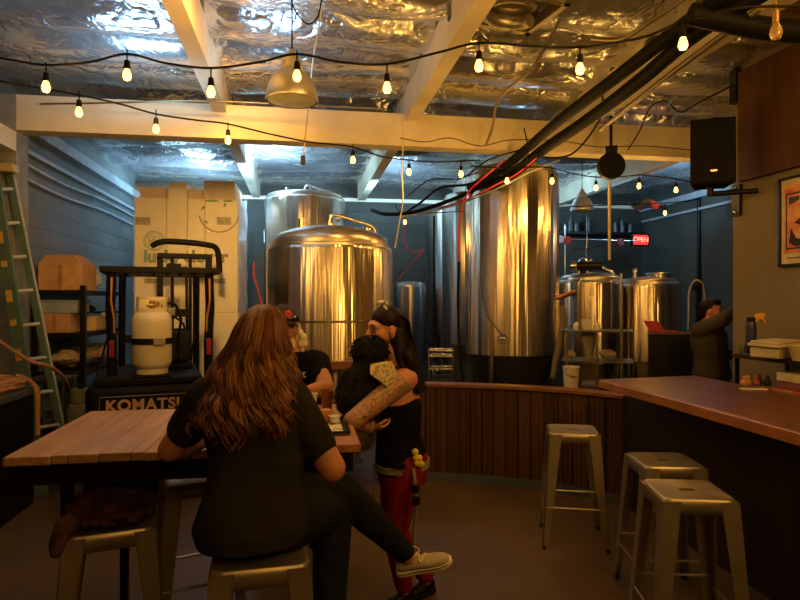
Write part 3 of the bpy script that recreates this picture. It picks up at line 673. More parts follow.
# ------------------------------------------------------------------ people
def hand(mb, w, fwd, palm_n, curl=.5, s=1.0, side=1, spread=.0):
    "w wrist, fwd finger direction, palm_n where the palm looks; side=+1/-1 puts the thumb"
    w=Vector(w); f=Vector(fwd).normalized(); n=Vector(palm_n); n=(n-f*n.dot(f)).normalized(); t=f.cross(n)*side
    mb.loft([(w-f*.01,t*.022*s,n*.017*s),(w+f*.03*s,t*.032*s,n*.015*s),(w+f*.065*s,t*.039*s,n*.013*s),(w+f*.088*s,t*.036*s,n*.010*s)],12)
    for k,(o,l) in enumerate(((.029,.068),(.010,.076),(-.010,.071),(-.028,.056))):
        p=w+f*.075*s+t*o*s; d=(f+t*(o*3*spread)).normalized(); a=curl*.7; r=[.0092,.0088,.0082,.0072]; q=[p]
        for seg in (.45,.31,.24):
            dd=d*math.cos(a)+n*math.sin(a); q.append(q[-1]+dd*l*s*seg); a+=curl*.9
        mb.chain(q,[x*s for x in r])
    p=w+f*.022*s+t*.022*s; d1=(f*.6+t*.75+n*.3).normalized(); d2=(f*.9+t*.25+n*.4).normalized()
    mb.chain([p,p+d1*.035*s,p+d1*.035*s+d2*.03*s,p+d1*.035*s+d2*.052*s],[.013*s,.0105*s,.0095*s,.008*s])

def head(mb, c, f, u, s=1.0):
    f=Vector(f).normalized(); u=Vector(u); u=(u-f*u.dot(f)).normalized(); l=u.cross(f); fr=(l,f,u); c=Vector(c)
    A=lambda a,b,z:c+(l*a+f*b+u*z)*s
    E=lambda a,b,z,r:mb.ell(A(a,b,z),[q*s for q in r],fr,16,12)
    E(0,-.012,.032,(.074,.094,.088)); E(0,.025,-.01,(.066,.068,.085)); E(0,.035,-.055,(.05,.052,.058)); E(0,.058,-.088,(.026,.026,.022))
    E(0,.075,.03,(.052,.022,.022)); E(.042,.055,-.022,(.022,.03,.03)); E(-.042,.055,-.022,(.022,.03,.03))
    mb.chain([A(0,.092,.018),A(0,.112,-.022),],[.009*s,.013*s]); E(.011,.102,-.028,(.009,.011,.008)); E(-.011,.102,-.028,(.009,.011,.008))
    E(0,.088,-.058,(.024,.012,.011))
    for q in (-1,1):
        E(q*.076,-.005,-.005,(.008,.019,.032)); E(q*.074,.0,-.035,(.007,.01,.01))
    return A,fr
def face_parts(T, A, fr, s=1, lip=(.45,.13,.10), brow=(.05,.03,.02)):
    l,f,u=fr
    for q in (-1,1):
        e=part(T,'eye',MB().ell(A(q*.032,.077,.005),.0125*s),mat('eye_white',(.32,.27,.22),.3),True)
        part(T,'iris',MB().ell(A(q*.032,.0855,.004),.0062*s),mat('iris',(.03,.018,.01),.1),True,sub=e)
        part(T,'eyelid',MB().tube([A(q*(.018+.028*k/6),.088-.004*abs(k-3)/3,.014+.004*math.sin(PI*k/6)) for k in range(7)],.0035*s,6),mat('lash',(.02,.012,.01),.6),True)
        part(T,'eyebrow',MB().tube([A(q*(.015+.034*k/6),.097-.008*k/6,.032+.007*math.sin(PI*k/6)) for k in range(7)],[.003*s,.004*s,.004*s,.004*s,.003*s,.003*s,.002*s],6),mat('brow_%0.3f'%brow[0],brow,.8),True)
    part(T,'lips',MB().ell(A(0,.099,-.052),(.021*s,.006*s,.0055*s),fr).ell(A(0,.098,-.063),(.018*s,.006*s,.006*s),fr),mat('lips',lip,.4),True)

def torso(mb, J, g=0, low=True, neck=True, ws=1.0):
    "J: pelvis, waist, chest, neck points with side vector s and front vector f for each"
    n=Vector(J['neck']); rings=[]
    def ring(p,sv,fv,a,b): rings.append((Vector(p),Vector(sv).normalized()*(a*ws+g),Vector(fv).normalized()*(b*ws+g)))
    pe,wa,ch=Vector(J['pelvis']),Vector(J['waist']),Vector(J['chest']); s0,f0=J['s0'],J['f0']; s1,f1=J['s1'],J['f1']; dn=(pe-wa).normalized()
    if low: ring(pe+dn*.085,s0,f0,.10,.085)
    ring(pe+dn*.04,s0,f0,.155,.115); ring(pe,s0,f0,.168,.122)
    ring(pe.lerp(wa,.5),s0,f0,.15,.112); sm=(Vector(s0)+Vector(s1)); fm=(Vector(f0)+Vector(f1))
    ring(wa,sm,fm,.128,.10); ring(wa.lerp(ch,.5),s1,f1,.142,.108); ring(ch,s1,f1,.158,.115)
    up=(n-ch); ring(ch+up*.45,s1,f1,.168,.098); ring(ch+up*.7,s1,f1,.15,.075); ring(ch+up*.88,s1,f1,.095,.06); ring(ch+up*1.0,s1,f1,.055,.05)
    mb.loft(rings,24)

def limb(mb,a,b,c,r,g=0):
    mb.chain([a,b],[r[0]+g,r[1]+g]); m=Vector(b).lerp(Vector(c),.3); mb.chain([b,m,c],[r[1]+g,r[2]+g,r[3]+g])
def shoe(T,an,fwd,m_up,m_sole,label=None,s=1.0,tilt=0,up=None):
    f=Vector(fwd).normalized(); u=Vector(up) if up else Vector((0,0,1)); u=(u-f*u.dot(f)).normalized(); l=u.cross(f); an=Vector(an)
    base=an-u*.085*s
    def at(a,b,z): return base+f*a*s+l*b*s+u*z*s
    up_=[(-.062,.024,.05,.045),(-.045,.032,.052,.05),(-.01,.035,.055,.055),(.04,.037,.045,.042),(.09,.042,.035,.03),(.14,.042,.028,.022),(.175,.034,.022,.016),(.195,.018,.018,.010)]
    M=MB().loft([(at(a,0,.022+zc*.5),l*w*s,u*(zc*.55+.006)*s) for a,w,zc,_ in up_],20)
    o=part(T,'shoe',M,m_up,True,label=label)
    S=MB(); k=[(-.075,.02),(-.062,.032),(-.03,.036),(.03,.036),(.09,.044),(.15,.044),(.185,.034),(.207,.014)]
    ou=[at(a,w,0) for a,w in k]+[at(a,-w,0) for a,w in k[::-1]]
    S.prism(ou,u*.028*s); part(T,'sole',S,m_sole,True,.004,sub=o)
    return o,at
def V(*a): return Vector(a)

# ---- woman with long hair, seen from behind
PX,D=258,2.12
def L1(px,py,dy=0,):
    q=(D+dy)/F; return V((px-PX)*q,dy,CH-(py-300)*q)
W=thing('person','seated woman with long wavy auburn hair seen from behind, dark T-shirt, legs crossed','person',G(PX,D,0),ray_rot(PX))
pel=V(-.02,.05,.86); J=dict(pelvis=pel,waist=V(-.01,.06,1.03),chest=V(-.022,.10,1.20),neck=V(-.012,.14,1.365),s0=(1,.25,0),f0=(-.25,1,0),s1=(1,-.05,0),f1=(.05,1,0))
hd=V(.02,.16,1.495)
b=MB(); torso(b,J,ws=1.0); b.chain([V(-.008,.135,1.34),V(.018,.15,1.45)],[.055,.05])
A1,fr1=head(b,hd,(.1,1,-.08),(0,.05,1))
shl=V(-.165,.12,1.315); ell_=V(-.315,.20,1.10); wrl=V(-.16,.40,1.10)
shr=V(.118,.11,1.295); elr=V(.262,.03,1.04); wrr=V(.21,.27,1.10)
limb(b,shl,ell_,wrl,(.055,.046,.043,.028)); limb(b,shr,elr,wrr,(.058,.05,.047,.028))
hand(b,wrl,(1,.35,0),(0,0,-1),.25,1,1); hand(b,wrr,(-.6,.8,.05),(0,0,-1),.4,1,-1)
hl=V(-.10,.10,.83); hr=V(.09,.08,.84); knr=V(.30,.33,.80); anr=V(.27,.22,.36); knl=V(.35,.33,.85); anl=V(.66,.50,.485)
limb(b,hl,V(.12,.30,.87),knl,(.09,.08,.075,.062)); limb(b,knl,knl.lerp(anl,.35),anl,(.055,.056,.045,.034))
limb(b,hr,knr,anr,(.095,.066,.062,.04))
o=part(W,'body',b,skin,True); remesh(o,.0075)
t=MB(); torso(t,J,.018,low=False,ws=1.02)
t.loft([(V(-.02,.03,.80),V(.185,.03,0),V(-.02,.135,0)),(V(-.02,.04,.86),V(.205,.03,0),V(-.02,.155,0)),(V(-.01,.05,.98),V(.175,.02,0),V(0,.14,0)),(V(0,.07,1.1),V(.165,0,0),V(0,.13,0))],24)
t.chain([V(-.12,.12,1.30),V(-.175,.13,1.29),V(-.255,.17,1.18)],[.08,.084,.070]); t.chain([V(.08,.12,1.30),V(.122,.11,1.285),V(.212,.06,1.12)],[.070,.074,.070])
o=part(W,'t_shirt',t,mat('olive_black_cotton',(.030,.026,.020),.9,spec=.12,col2=(.015,.013,.011),scale=6,bump=.25,bscale=12),True); remesh(o,.009)
j=MB(); j.ell((-.02,.07,.855),(.20,.16,.075)); limb(j,hl,V(.12,.30,.87),knl,(.10,.095,.09,.075)); limb(j,knl,knl.lerp(anl,.35),anl+V(-.02,0,.03),(.072,.07,.062,.05))
limb(j,hr,knr,anr,(.112,.084,.078,.062))
o=part(W,'jeans',j,denim,True); remesh(o,.009)
o,at=shoe(W,anl,(.86,-.25,.22),mat('grey_canvas',(.45,.40,.33),.8,bump=.2,bscale=80),mat('white_sole',(.78,.72,.6),.5),'grey canvas low shoe with white rubber sole',.92,up=(-.15,-.38,1))
part(W,'laces',MB().tube(spline([at(.02,-.02,.085),at(.05,.03,.078),at(.055,-.03,.072),at(.085,.03,.062),at(.09,-.03,.058)],5),.0035,6).tube(spline([at(.02,0,.085),at(.03,.05,.1),at(.06,.03,.09),at(.04,0,.085)],5),.003,6),mat('white_sole',(.78,.72,.6),.5),True,sub=o)
part(W,'sole_stripe',MB().tube(spline([at(-.06,-.034,.022),at(.03,-.0375,.022),at(.12,-.0455,.022),at(.18,-.037,.022)],5),.002,6),black,True,sub=o)
shoe(W,anr,(.9,.2,-.2),black,rubber,'dark shoe')
# hair
def prof_(pts,z):
    if z>=pts[0][0]: return pts[0][1]
    for (z1,w1),(z2,w2) in zip(pts,pts[1:]):
        if z<=z1 and z>=z2: return w1+(w2-w1)*(z1-z)/(z1-z2)
    return pts[-1][1]
HWP=[(1.632,.004),(1.628,.03),(1.615,.052),(1.59,.073),(1.55,.088),(1.50,.098),(1.44,.117),(1.38,.138),(1.30,.163),(1.22,.178),(1.14,.182),(1.06,.17)]
HBP=[(1.632,.004),(1.628,.035),(1.615,.06),(1.59,.083),(1.55,.10),(1.50,.112),(1.44,.118),(1.38,.13),(1.30,.17),(1.2,.185),(1.06,.18)]
def hw(z): return prof_(HWP,z)
def hb(z): return prof_(HBP,z)
def hcx(z): return hd.x-(1.6-z)*.16
hairm=mat('auburn_hair',(.11,.038,.014),.5,col2=(.035,.013,.006),scale=9,stretch=(3,3,.6),lo=.3,hi=.7,spec=.3)
m=MB(); rings=[]
for z in (1.622,1.617,1.606,1.585,1.555,1.52,1.48,1.44,1.40,1.36,1.32,1.28,1.24,1.21):
    a,bb=max(hw(z)-.010,.012),max(hb(z)-.014,.012)
    sh=0 if z>1.42 else min((1.42-z)*.6,.11)
    rings.append((V(hcx(z),hd.y-.005-sh*.4,z),V(a,0,0),V(0,bb*(.9 if z>1.42 else .75),0)))
m.loft(rings,28)
o=part(W,'hair',m,hairm,True,label='long wavy auburn hair'); remesh(o,.009,3)
for tone in range(3):
    m=MB()
    for lock in range(48):
        la=R.uniform(-1.72,1.72); lp=R.uniform(0,6.28); lf=R.uniform(30,50); lam=R.uniform(.012,.024); le=R.uniform(0,.13)+.04*abs(la)/1.72; lr=R.uniform(-.004,.02)
        for i in range(9):
            a=la+R.gauss(0,.055); zt=1.629 if i%3 else R.uniform(1.42,1.60)
            ze=1.135+le+R.uniform(0,.05); ph=lp+R.uniform(-.35,.35); am=lam*R.uniform(.8,1.15); ln=lr+R.uniform(-.004,.006); pts=[]; N=34
            for k in range(N+1):
                tt=k/N; z=zt+(ze-zt)*tt
                sw=min(1.2,max(0,(1.53-z)/.22)); gr=min(1,max(0,(1.62-z)/.2)); aa=a+.06*math.sin(lp+z*7)*gr
                x=hcx(z)+(hw(z)+ln*gr)*math.sin(aa*.92)+am*sw*math.sin(z*lf+ph)
                y=hd.y-(hb(z)+ln*gr)*math.cos(aa)+am*.9*sw*math.cos(z*lf+ph)-(.0 if z>1.42 else min((1.42-z)*.25,.04))
                pts.append(V(x,y,z))
            r0=R.uniform(.0028,.0052); m.tube(pts,[r0*(1 if k<N*.75 else 1-.85*(k-N*.75)/(N*.25)) for k in range(N+1)],5)
    c1,c2=(((.21,.080,.026),(.08,.028,.010)),((.11,.040,.014),(.045,.016,.007)),((.32,.145,.048),(.13,.052,.018)))[tone]
    part(W,'hair_strands',m,mat('auburn_strands_%d'%tone,c1,.42,col2=c2,scale=7,lo=.3,hi=.7,spec=.35),True,sub=o,fix=False)

# ---- woman hugging a dog
PX,D=400,3.3
def L2(px,py,dy=0):
    q=(D+dy)/F; return V((px-PX)*q,dy,CH-(py-300)*q)
W2=thing('person','standing woman in black tank top and red trousers hugging a black dog, tattooed arm','person',G(PX,D,0),ray_rot(PX))
J=dict(pelvis=L2(401,452),waist=L2(398,432),chest=L2(399,402),neck=L2(400,365,.0),s0=(.35,1,0),f0=(-1,.35,0),s1=(.45,1,0),f1=(-1,.45,.0))
hd=L2(385,330); fdir=V(-1,-.60,-.08)
b=MB(); torso(b,J,ws=.93); b.chain([L2(401,372),L2(391,350)],[.052,.046])
A2,fr2=head(b,hd,fdir,(.05,0,1),1.0)
shL=L2(402,381,-.12); elL=L2(353,421,-.35); wrL=L2(369,429,-.22); shR=L2(398,375,.15); elR=L2(360,405,.16); wrR=L2(352,424,-.16)
b.chain([shL,shL.lerp(elL,.45),elL],[.062,.057,.049]); b.chain([L2(405,380,-.04),shL],[.07,.062])
limb(b,elL,elL.lerp(wrL,.3),wrL,(.042,.042,.036,.026)); limb(b,shR,elR,wrR,(.048,.04,.037,.026))
hand(b,wrL,(1,.5,0),(0,.5,1),.5,.9,1); hand(b,wrR,(.85,-.35,-.25),(0,.3,1),.7,.95,-1)
hL=L2(404,468,-.08); hR=L2(398,468,.09); kL=L2(395,530,-.05); kR=L2(393,528,.12); aL=V(.02,-.02,.09); aR=V(.14,.10,.09)
limb(b,hL,kL,aL,(.082,.056,.05,.033)); limb(b,hR,kR,aR,(.082,.056,.05,.033))
tp=[tuple(shL.lerp(elL,k)) for k in (.16,.36,.56,.78,1)]+[tuple(elL.lerp(wrL,k)) for k in (.4,.8)]
o=part(W2,'body',b,spray_mat('tattooed_skin',SKIN,tp,.075),True); remesh(o,.0065,3)
face_parts(W2,A2,fr2,1)
t=MB(); sx=V(.45,1,0).normalized(); fx=V(-1,.45,0).normalized()
t.loft([(L2(402,470),sx*.178,fx*.135),(L2(401,452),sx*.176,fx*.13),(L2(399,436),sx*.142,fx*.115),(L2(399,418),sx*.15,fx*.118),(L2(399,404),sx*.155,fx*.12),(L2(398,396),sx*.12,fx*.105)],26)
t.tube([L2(406,398,-.07),L2(403,380,-.075),L2(398,392,-.09)],.014); t.tube([L2(404,396,.08),L2(401,375,.08),L2(392,392,.09)],.014)
o=part(W2,'tank_top',t,mat('black_cotton',(.006,.005,.005),.9,bump=.2,spec=.1),True); remesh(o,.007)
t=MB(); t.loft([(L2(402,452),sx*.17,fx*.128),(L2(403,468),sx*.178,fx*.136),(L2(403,482),sx*.15,fx*.125)],24)
limb(t,hL,kL,aL+V(0,0,.03),(.100,.074,.066,.05)); limb(t,hR,kR,aR+V(0,0,.03),(.100,.074,.066,.05))
o=part(W2,'trousers',t,mat('red_canvas',(.24,.012,.012),.8,spec=.15,col2=(.16,.009,.009),scale=5,bump=.25,bscale=10),True); remesh(o,.009)
for an in (aL,aR): shoe(W2,an,(-.75,-.65,0),black,rubber,None,.92)
# belt, strap, yellow flower
ring=[L2(402,463)+sx*.188*math.cos(a/20*2*PI)+fx*.146*math.sin(a/20*2*PI) for a in range(21)]
bl=part(W2,'belt',MB().loft([(L2(402,466),sx*.187,fx*.145),(L2(402,460),sx*.187,fx*.145)],30),mat('grey_webbing',(.22,.19,.16),.8),True)
part(W2,'buckle',MB().box((-.028,-.01,-.014),(.028,.01,.014),Matrix.Translation(L2(400,466,-.19))),black,True,.003,sub=bl)
part(W2,'carabiner',MB().tube(spline([L2(378,468,-.15),L2(375,474,-.16),L2(374,490,-.16),L2(373,505,-.15)],5),.006),chrome,True,sub=bl)
part(W2,'hanging_strap',MB().tube(spline([L2(413,468,-.17),L2(415,485,-.19),L2(416,510,-.18),L2(414,530,-.16),L2(415,552,-.15)],6),.010),mat('grey_webbing',(.22,.19,.16),.8),True,sub=bl)
part(W2,'strap_buckle',MB().box((-.02,-.02,-.02),(.02,.005,.02),Matrix.Translation(L2(415,488,-.195))).box((-.02,-.02,-.02),(.02,.005,.02),Matrix.Translation(L2(416,500,-.19))),black,True,.003,sub=bl)
fw=MB()
for (x,y) in ((415,452),(419,458),(417,463),(421,464),(416,458)): fw.ell(L2(x,y,-.16),(.018,.012,.018))
part(W2,'yellow_tag',fw,mat('yellow_cloth',(.75,.60,.05),.6),True,sub=bl)
# hair
m=MB(); l,f,u=fr2
m.ell(A2(0,-.016,.052),(.081,.094,.082),fr2); m.ell(A2(0,-.072,.02),(.074,.068,.088),fr2)
m.loft([(L2(397,330,.02),sx*.07,fx*.06),(L2(402,350,.01),sx*.075,fx*.05),(L2(407,366,0),sx*.085,fx*.035),(L2(411,378,.02),sx*.06,fx*.02),(L2(414,388,.03),sx*.02,fx*.01)],18)
ho=part(W2,'hair',m,mat('near_black_hair',(.012,.005,.004),.55,spec=.2,col2=(.007,.003,.003),scale=10,stretch=(3,3,.5)),True); remesh(ho,.007,3)
m=MB()
for i in range(170):
    q=R.uniform(-1,1); e=R.uniform(0,.012)
    p0=A2(q*.06,-.04,.115-.03*abs(q)); pts=[p0,A2(q*.08,-.10,.05),A2(q*.078,-.115,-.01)]
    for (x,y) in ((405,352),(410,367),(413,380),(416,388+R.uniform(-6,6))): pts.append(L2(x+R.uniform(-1.5,1.5),y)+sx*q*.07+fx*(-.02-e))
    m.tube(spline(pts,3),.003,4)
part(W2,'hair_strands',m,MATS['near_black_hair'],True,sub=ho,fix=False)
m=MB(); n_=24
pp=[A2(.083*math.cos(PI*k/n_),.012,.045+.090*math.sin(PI*k/n_)) for k in range(n_+1)]
m.tube(pp[7:18],.007,8); m.ell(A2(.02,.01,.148),(.03,.012,.014),fr2).ell(A2(-.02,.01,.148),(.03,.012,.014),fr2).ell(A2(0,.01,.145),.012)
part(W2,'headband',m,mat('white_bandana',(.75,.7,.6),.7,col2=(.03,.03,.03),scale=45,lo=.45,hi=.5),True,label='black and white patterned headband knotted on top')
part(W2,'earring',MB().cone(A2(.08,.0,-.045),A2(.084,.0,-.045),.011),black,True)

# ---- dog
DG=thing('dog','fluffy black dog held in the arms of the standing woman, wearing a pale bandana','dog',G(366,3.18,0)+V(0,0,1.0),ray_rot(366))
oz=1.0; q=3.18/F
def LD(px,py,dy=0): return V((px-366)*q,dy,CH-(py-300)*q-oz)
m=MB(); m.loft([(LD(362,418),V(.06,0,.0),V(0,.07,0)),(LD(360,408),V(.12,0,.01),V(0,.11,0)),(LD(360,393),V(.125,0,.0),V(0,.12,0)),(LD(365,375),V(.105,0,.0),V(0,.10,0)),(LD(369,363),V(.085,0,0),V(0,.08,0)),(LD(370,352),V(.06,0,0),V(0,.06,0))],20)
hc=LD(370,350,.0); m.ell(hc,(.088,.085,.070)); m.ell(hc+V(.03,.09,-.005),(.042,.07,.035)); m.ell(hc+V(.045,.15,-.005),(.022,.022,.018))
m.ell(LD(355,352,-.01),(.02,.03,.045)); m.ell(LD(384,351,.0),(.02,.03,.045))
m.chain([LD(382,372,.05),LD(392,378,.05),LD(398,372,.05)],[.035,.03,.028]); m.chain([LD(352,408,.04),LD(350,424,.03)],[.045,.032]); m.chain([LD(372,412,.02),LD(376,424,.03)],[.045,.032])
furm=mat('black_fur',(.009,.008,.008),.75,col2=(.004,.004,.004),scale=30,spec=.25)
o=part(DG,'body',m,furm,True); remesh(o,.008,2)
m=MB()
surf=[(LD(360,395,0),(.125,.12,.10)),(LD(364,380),(.112,.105,.08)),(hc,(.09,.087,.075))]
for i in range(1700):
    c,r=R.choice(surf); th=R.uniform(0,2*PI); ph=math.acos(R.uniform(-1,1)); d=V(math.sin(ph)*math.cos(th),math.sin(ph)*math.sin(th),math.cos(ph))
    p=c+V(d.x*r[0],d.y*r[1],d.z*r[2])*.97; g=(d+V(0,0,-.9)+V(R.uniform(-.4,.4),R.uniform(-.4,.4),0)).normalized()
    m.cone(p,p+g*R.uniform(.022,.04),.0035,.0006,4,False)
part(DG,'fur',m,furm,True,sub=o,fix=False)
m=MB()
def ban(u_,v):
    a=.0+1.3*u_; rr=.100; zz=-.062+.012*math.sin(a*2)-v*(.125*(1-abs(a-.7)/.95)+.012)
    w=rr+.018+.03*v
    return hc+V(w*math.sin(a),-w*math.cos(a)-.006,zz)
m.grid(ban,20,8); bo=part(DG,'bandana',m,mat('pale_knit',(.62,.52,.32),.8,col2=(.25,.2,.12),scale=90,lo=.42,hi=.55),True,label='pale speckled bandana'); s_=bo.modifiers.new('t','SOLIDIFY'); s_.thickness=.004

# ---- man in a cap across the table
PX,D=292,3.95
def L3(px,py,dy=0):
    q=(D+dy)/F; return V((px-PX)*q,dy,CH-(py-300)*q)
M3=thing('person','seated man with dark cap and white hair across the table, black shirt','person',G(PX,D,0),ray_rot(PX))
J=dict(pelvis=V(.02,.05,.86),waist=V(.03,.04,1.02),chest=V(.06,.0,1.16),neck=V(.02,-.03,1.32),s0=(1,0,0),f0=(0,-1,0),s1=(1,.1,0),f1=(.1,-1,0))
hd=L3(284,326,-.04); b=MB(); torso(b,J,ws=1.12); b.chain([V(.02,-.02,1.3),hd+V(.01,.0,-.06)],[.06,.055])
A3,fr3=head(b,hd,(.30,-1,-.08),(0,0,1),1.0)
limb(b,V(.17,-.02,1.25),V(.20,-.26,1.11),V(.02,-.42,1.095),(.065,.055,.05,.032)); limb(b,V(-.17,-.02,1.25),V(-.26,-.28,1.105),V(-.06,-.44,1.095),(.065,.055,.05,.032))
hand(b,(.02,-.42,1.095),(-1,-.2,0),(0,0,-1),.3,1.05,1); hand(b,(-.06,-.44,1.095),(1,.2,0),(0,0,-1),.3,1.05,-1)
for q_ in (-1,1): limb(b,V(q_*.1,.0,.84),V(q_*.16,-.42,.80),V(q_*.14,-.38,.35),(.09,.065,.06,.04))
o=part(M3,'body',b,skin,True); remesh(o,.008)
face_parts(M3,A3,fr3)
t=MB(); torso(t,J,.02,low=False,ws=1.06); t.chain([V(.13,-.0,1.25),V(.165,-.02,1.24),V(.185,-.17,1.14)],[.08,.084,.076]); t.chain([V(-.12,0,1.25),V(-.17,-.02,1.24),V(-.22,-.16,1.15)],[.085,.086,.078])
o=part(M3,'shirt',t,mat('black_cotton',(.006,.005,.005),.9,bump=.2,spec=.1),True); remesh(o,.009)
part(M3,'shirt_print',text_mb('ot',.07,facing(V(.055,-.172,1.19)),.001),whitep,True,smooth=False)
t=MB(); t.ell((0,.02,.85),(.19,.16,.08))
for q_ in (-1,1): limb(t,V(q_*.1,.0,.84),V(q_*.16,-.42,.80),V(q_*.14,-.38,.35),(.10,.08,.075,.06))
o=part(M3,'trousers',t,denim,True); remesh(o,.01)
for q_ in (-1,1): shoe(M3,(q_*.14,-.38,.35),(0,-1,-.1),black,rubber)
m=MB(); m.ell(A3(0,-.012,.052),(.084,.104,.088),fr3); cpo=part(M3,'cap',m,mat('dark_brown_cap',(.028,.017,.013),.8),True,label='dark brown baseball cap with a red patch'); remesh(cpo,.006,1)
m=MB().grid(lambda u_,v:A3(-.07+.14*u_,.075+.085*v*math.sin(PI*(.12+.76*u_)),.052-.02*v-.03*(2*u_-1)**2),12,6); bo=part(M3,'cap_brim',m,mat('dark_brown_cap',(.028,.017,.013),.8),True,sub=cpo); s_=bo.modifiers.new('t','SOLIDIFY'); s_.thickness=.004
fl=MB()
for k in range(5): fl.ell(A3(-.0+.016*math.cos(k*2*PI/5),.094,.085+.016*math.sin(k*2*PI/5)),(.011,.006,.011),fr3)
part(M3,'red_patch',fl,mat('pink_red',(.65,.08,.07),.6),True,sub=cpo)
m=MB()
for q_ in (-1,1): m.ell(A3(q_*.036,.112,.058),(.031,.008,.021),fr3)
m.tube([A3(-.012,.118,.06),A3(.012,.118,.06)],.003); 
so=part(M3,'sunglasses',m,mat('lens_black',(.01,.01,.012),.1,coat=1),True,sub=cpo)
m=MB()
for i in range(110):
    sd=1 if i%3 else -1; p=A3(sd*(.075+R.uniform(0,.012)),R.uniform(-.07,.04),R.uniform(-.02,.02))
    m.tube(spline([p,p+V(sd*.012*-1*-1,0,-.03)*1,p+V(R.uniform(-.01,.02),R.uniform(-.015,.015),-.06),p+V(R.uniform(-.01,.03),R.uniform(-.02,.02),-R.uniform(.08,.11))],3),[.006]*9+[.002],5)
for i in range(90):
    a=R.uniform(-1.1,1.1); p=A3(.052*math.sin(a),.05+.035*math.cos(a),-.075); m.tube([p,p+V(R.uniform(-.01,.01),-.01,-.03),p+V(R.uniform(-.015,.015),-.01,-.055)],[.006,.005,.002],5)
lm=MB()
for (x,y,r_) in ((300,333,.022),(303,338,.028),(304,344,.026),(301,344,.026),(302,350,.018)): lm.ell(L3(x,y,-.06),(r_,r_,r_*1.2))
wl=part(M3,'white_hair',lm,mat('white_hair',(.78,.72,.60),.7,bump=.6,bscale=25),True); remesh(wl,.006,1)
part(M3,'white_beard',m,mat('white_hair',(.78,.72,.60),.7),True,fix=False)

# ---- man behind the bar
PX,D=712,5.95
def L4(px,py,dy=0):
    q=(D+dy)/F; return V((px-PX)*q,dy,CH-(py-300)*q)
M4=thing('person','standing man in a dark jacket behind the bar reaching up to the right','person',G(PX,D,0),ray_rot(PX))
J=dict(pelvis=V(-.0,.0,.93),waist=V(-.01,0,1.08),chest=V(-.03,.0,1.24),neck=V(-.03,.0,1.42),s0=(.6,1,0),f0=(1,-.6,0),s1=(.7,1,0),f1=(1,-.7,0))
hd=V(.0,.02,1.535); b=MB(); torso(b,J,ws=1.08); b.chain([V(-.03,0,1.4),V(-.01,.01,1.48)],[.055,.052])
A4,fr4=head(b,hd,(1,-.25,.05),(0,0,1),.98)
limb(b,V(-.11,-.15,1.36),V(.10,-.27,1.47),V(.26,-.12,1.62),(.055,.045,.042,.028)); hand(b,(.26,-.12,1.62),(.8,.3,.5),(1,0,-.3),.7,1,1)
limb(b,V(.04,.16,1.36),V(.08,.2,1.10),V(.25,.1,1.12),(.052,.043,.04,.028)); hand(b,(.25,.1,1.12),(1,-.2,0),(0,0,-1),.5,1,-1)
for q_ in (-1,1): limb(b,V(q_*.05,q_*.08,.88),V(q_*.05,q_*.09,.48),V(q_*.05,q_*.1,.09),(.088,.06,.055,.036))
o=part(M4,'body',b,skin,True); remesh(o,.008)
face_parts(M4,A4,fr4,.98)
t=MB(); torso(t,J,.028,low=False,ws=1.1); limb(t,V(-.11,-.15,1.36),V(.10,-.27,1.47),V(.235,-.14,1.595),(.078,.064,.056,.044)); limb(t,V(.04,.16,1.36),V(.08,.2,1.10),V(.22,.11,1.12),(.07,.06,.052,.042))
o=part(M4,'jacket',t,mat('dark_jacket',(.055,.040,.035),.85,col2=(.04,.03,.026),bump=.2),True); remesh(o,.01)
t=MB()
for q_ in (-1,1): limb(t,V(q_*.05,q_*.08,.88),V(q_*.05,q_*.09,.48),V(q_*.05,q_*.1,.12),(.105,.08,.07,.055))
t.ell((0,0,.93),(.16,.16,.09)); o=part(M4,'trousers',t,denim,True); remesh(o,.011)
for q_ in (-1,1): shoe(M4,(q_*.05,q_*.1,.09),(1,-.4,0),black,rubber)
m=MB(); m.ell(A4(0,-.03,.05),(.082,.09,.082),fr4); m.ell(A4(0,-.07,.0),(.066,.05,.07),fr4); m.ell(A4(0,.03,.092),(.062,.06,.04),fr4)
o=part(M4,'hair',m,mat('near_black_hair',(.022,.010,.007),.4),True); remesh(o,.007,2)
m=MB(); m.ell(A4(0,.05,-.075),(.054,.05,.042),fr4); o=part(M4,'beard',m,MATS['near_black_hair'],True); remesh(o,.007,2)

# ------------------------------------------------------------------ forklift
FK=thing('forklift','black forklift parked behind the table, seen from its rear counterweight','forklift',G(150,4.85,0),ray_rot(150))
def F_(px,py,dy=0):
    q=(4.85+dy)*1.03/F; return V((px-150)*q*1.02,dy,CH-(py-300)*(4.85+dy)/F)
fkm=mat('forklift_black',(.007,.006,.006),.6,col2=(.005,.005,.005),spec=.15); 
m=MB().prism([(-.43,-.02,.25),(.43,-.02,.25),(.47,.12,.25),(.47,.55,.25),(-.47,.55,.25),(-.47,.12,.25)],(0,0,.72)); part(FK,'counterweight',m,fkm,True,.05)
part(FK,'engine_hood',MB().box((-.40,.02,.97),(.40,1.0,1.03)),fkm,True,.015)
part(FK,'trim_panel',MB().box((-.36,-.035,.735),(.36,-.021,.90)),mat('panel_black',(.006,.006,.006),.35,spec=.3),True,.006)
part(FK,'trim_edge',MB().tube([(-.36,-.036,.735),(.36,-.036,.735),(.36,-.036,.90),(-.36,-.036,.90),(-.36,-.036,.735)],.003,6),mat('edge_grey',(.25,.22,.18),.5),True)
tm=text_mb('KOMATSU',.118,facing(V(-.02,-.037,.825)),.002,1.12,.004); part(FK,'lettering',tm,mat('tan_letters',(.50,.31,.17),.5),True,smooth=False)
GX=.09
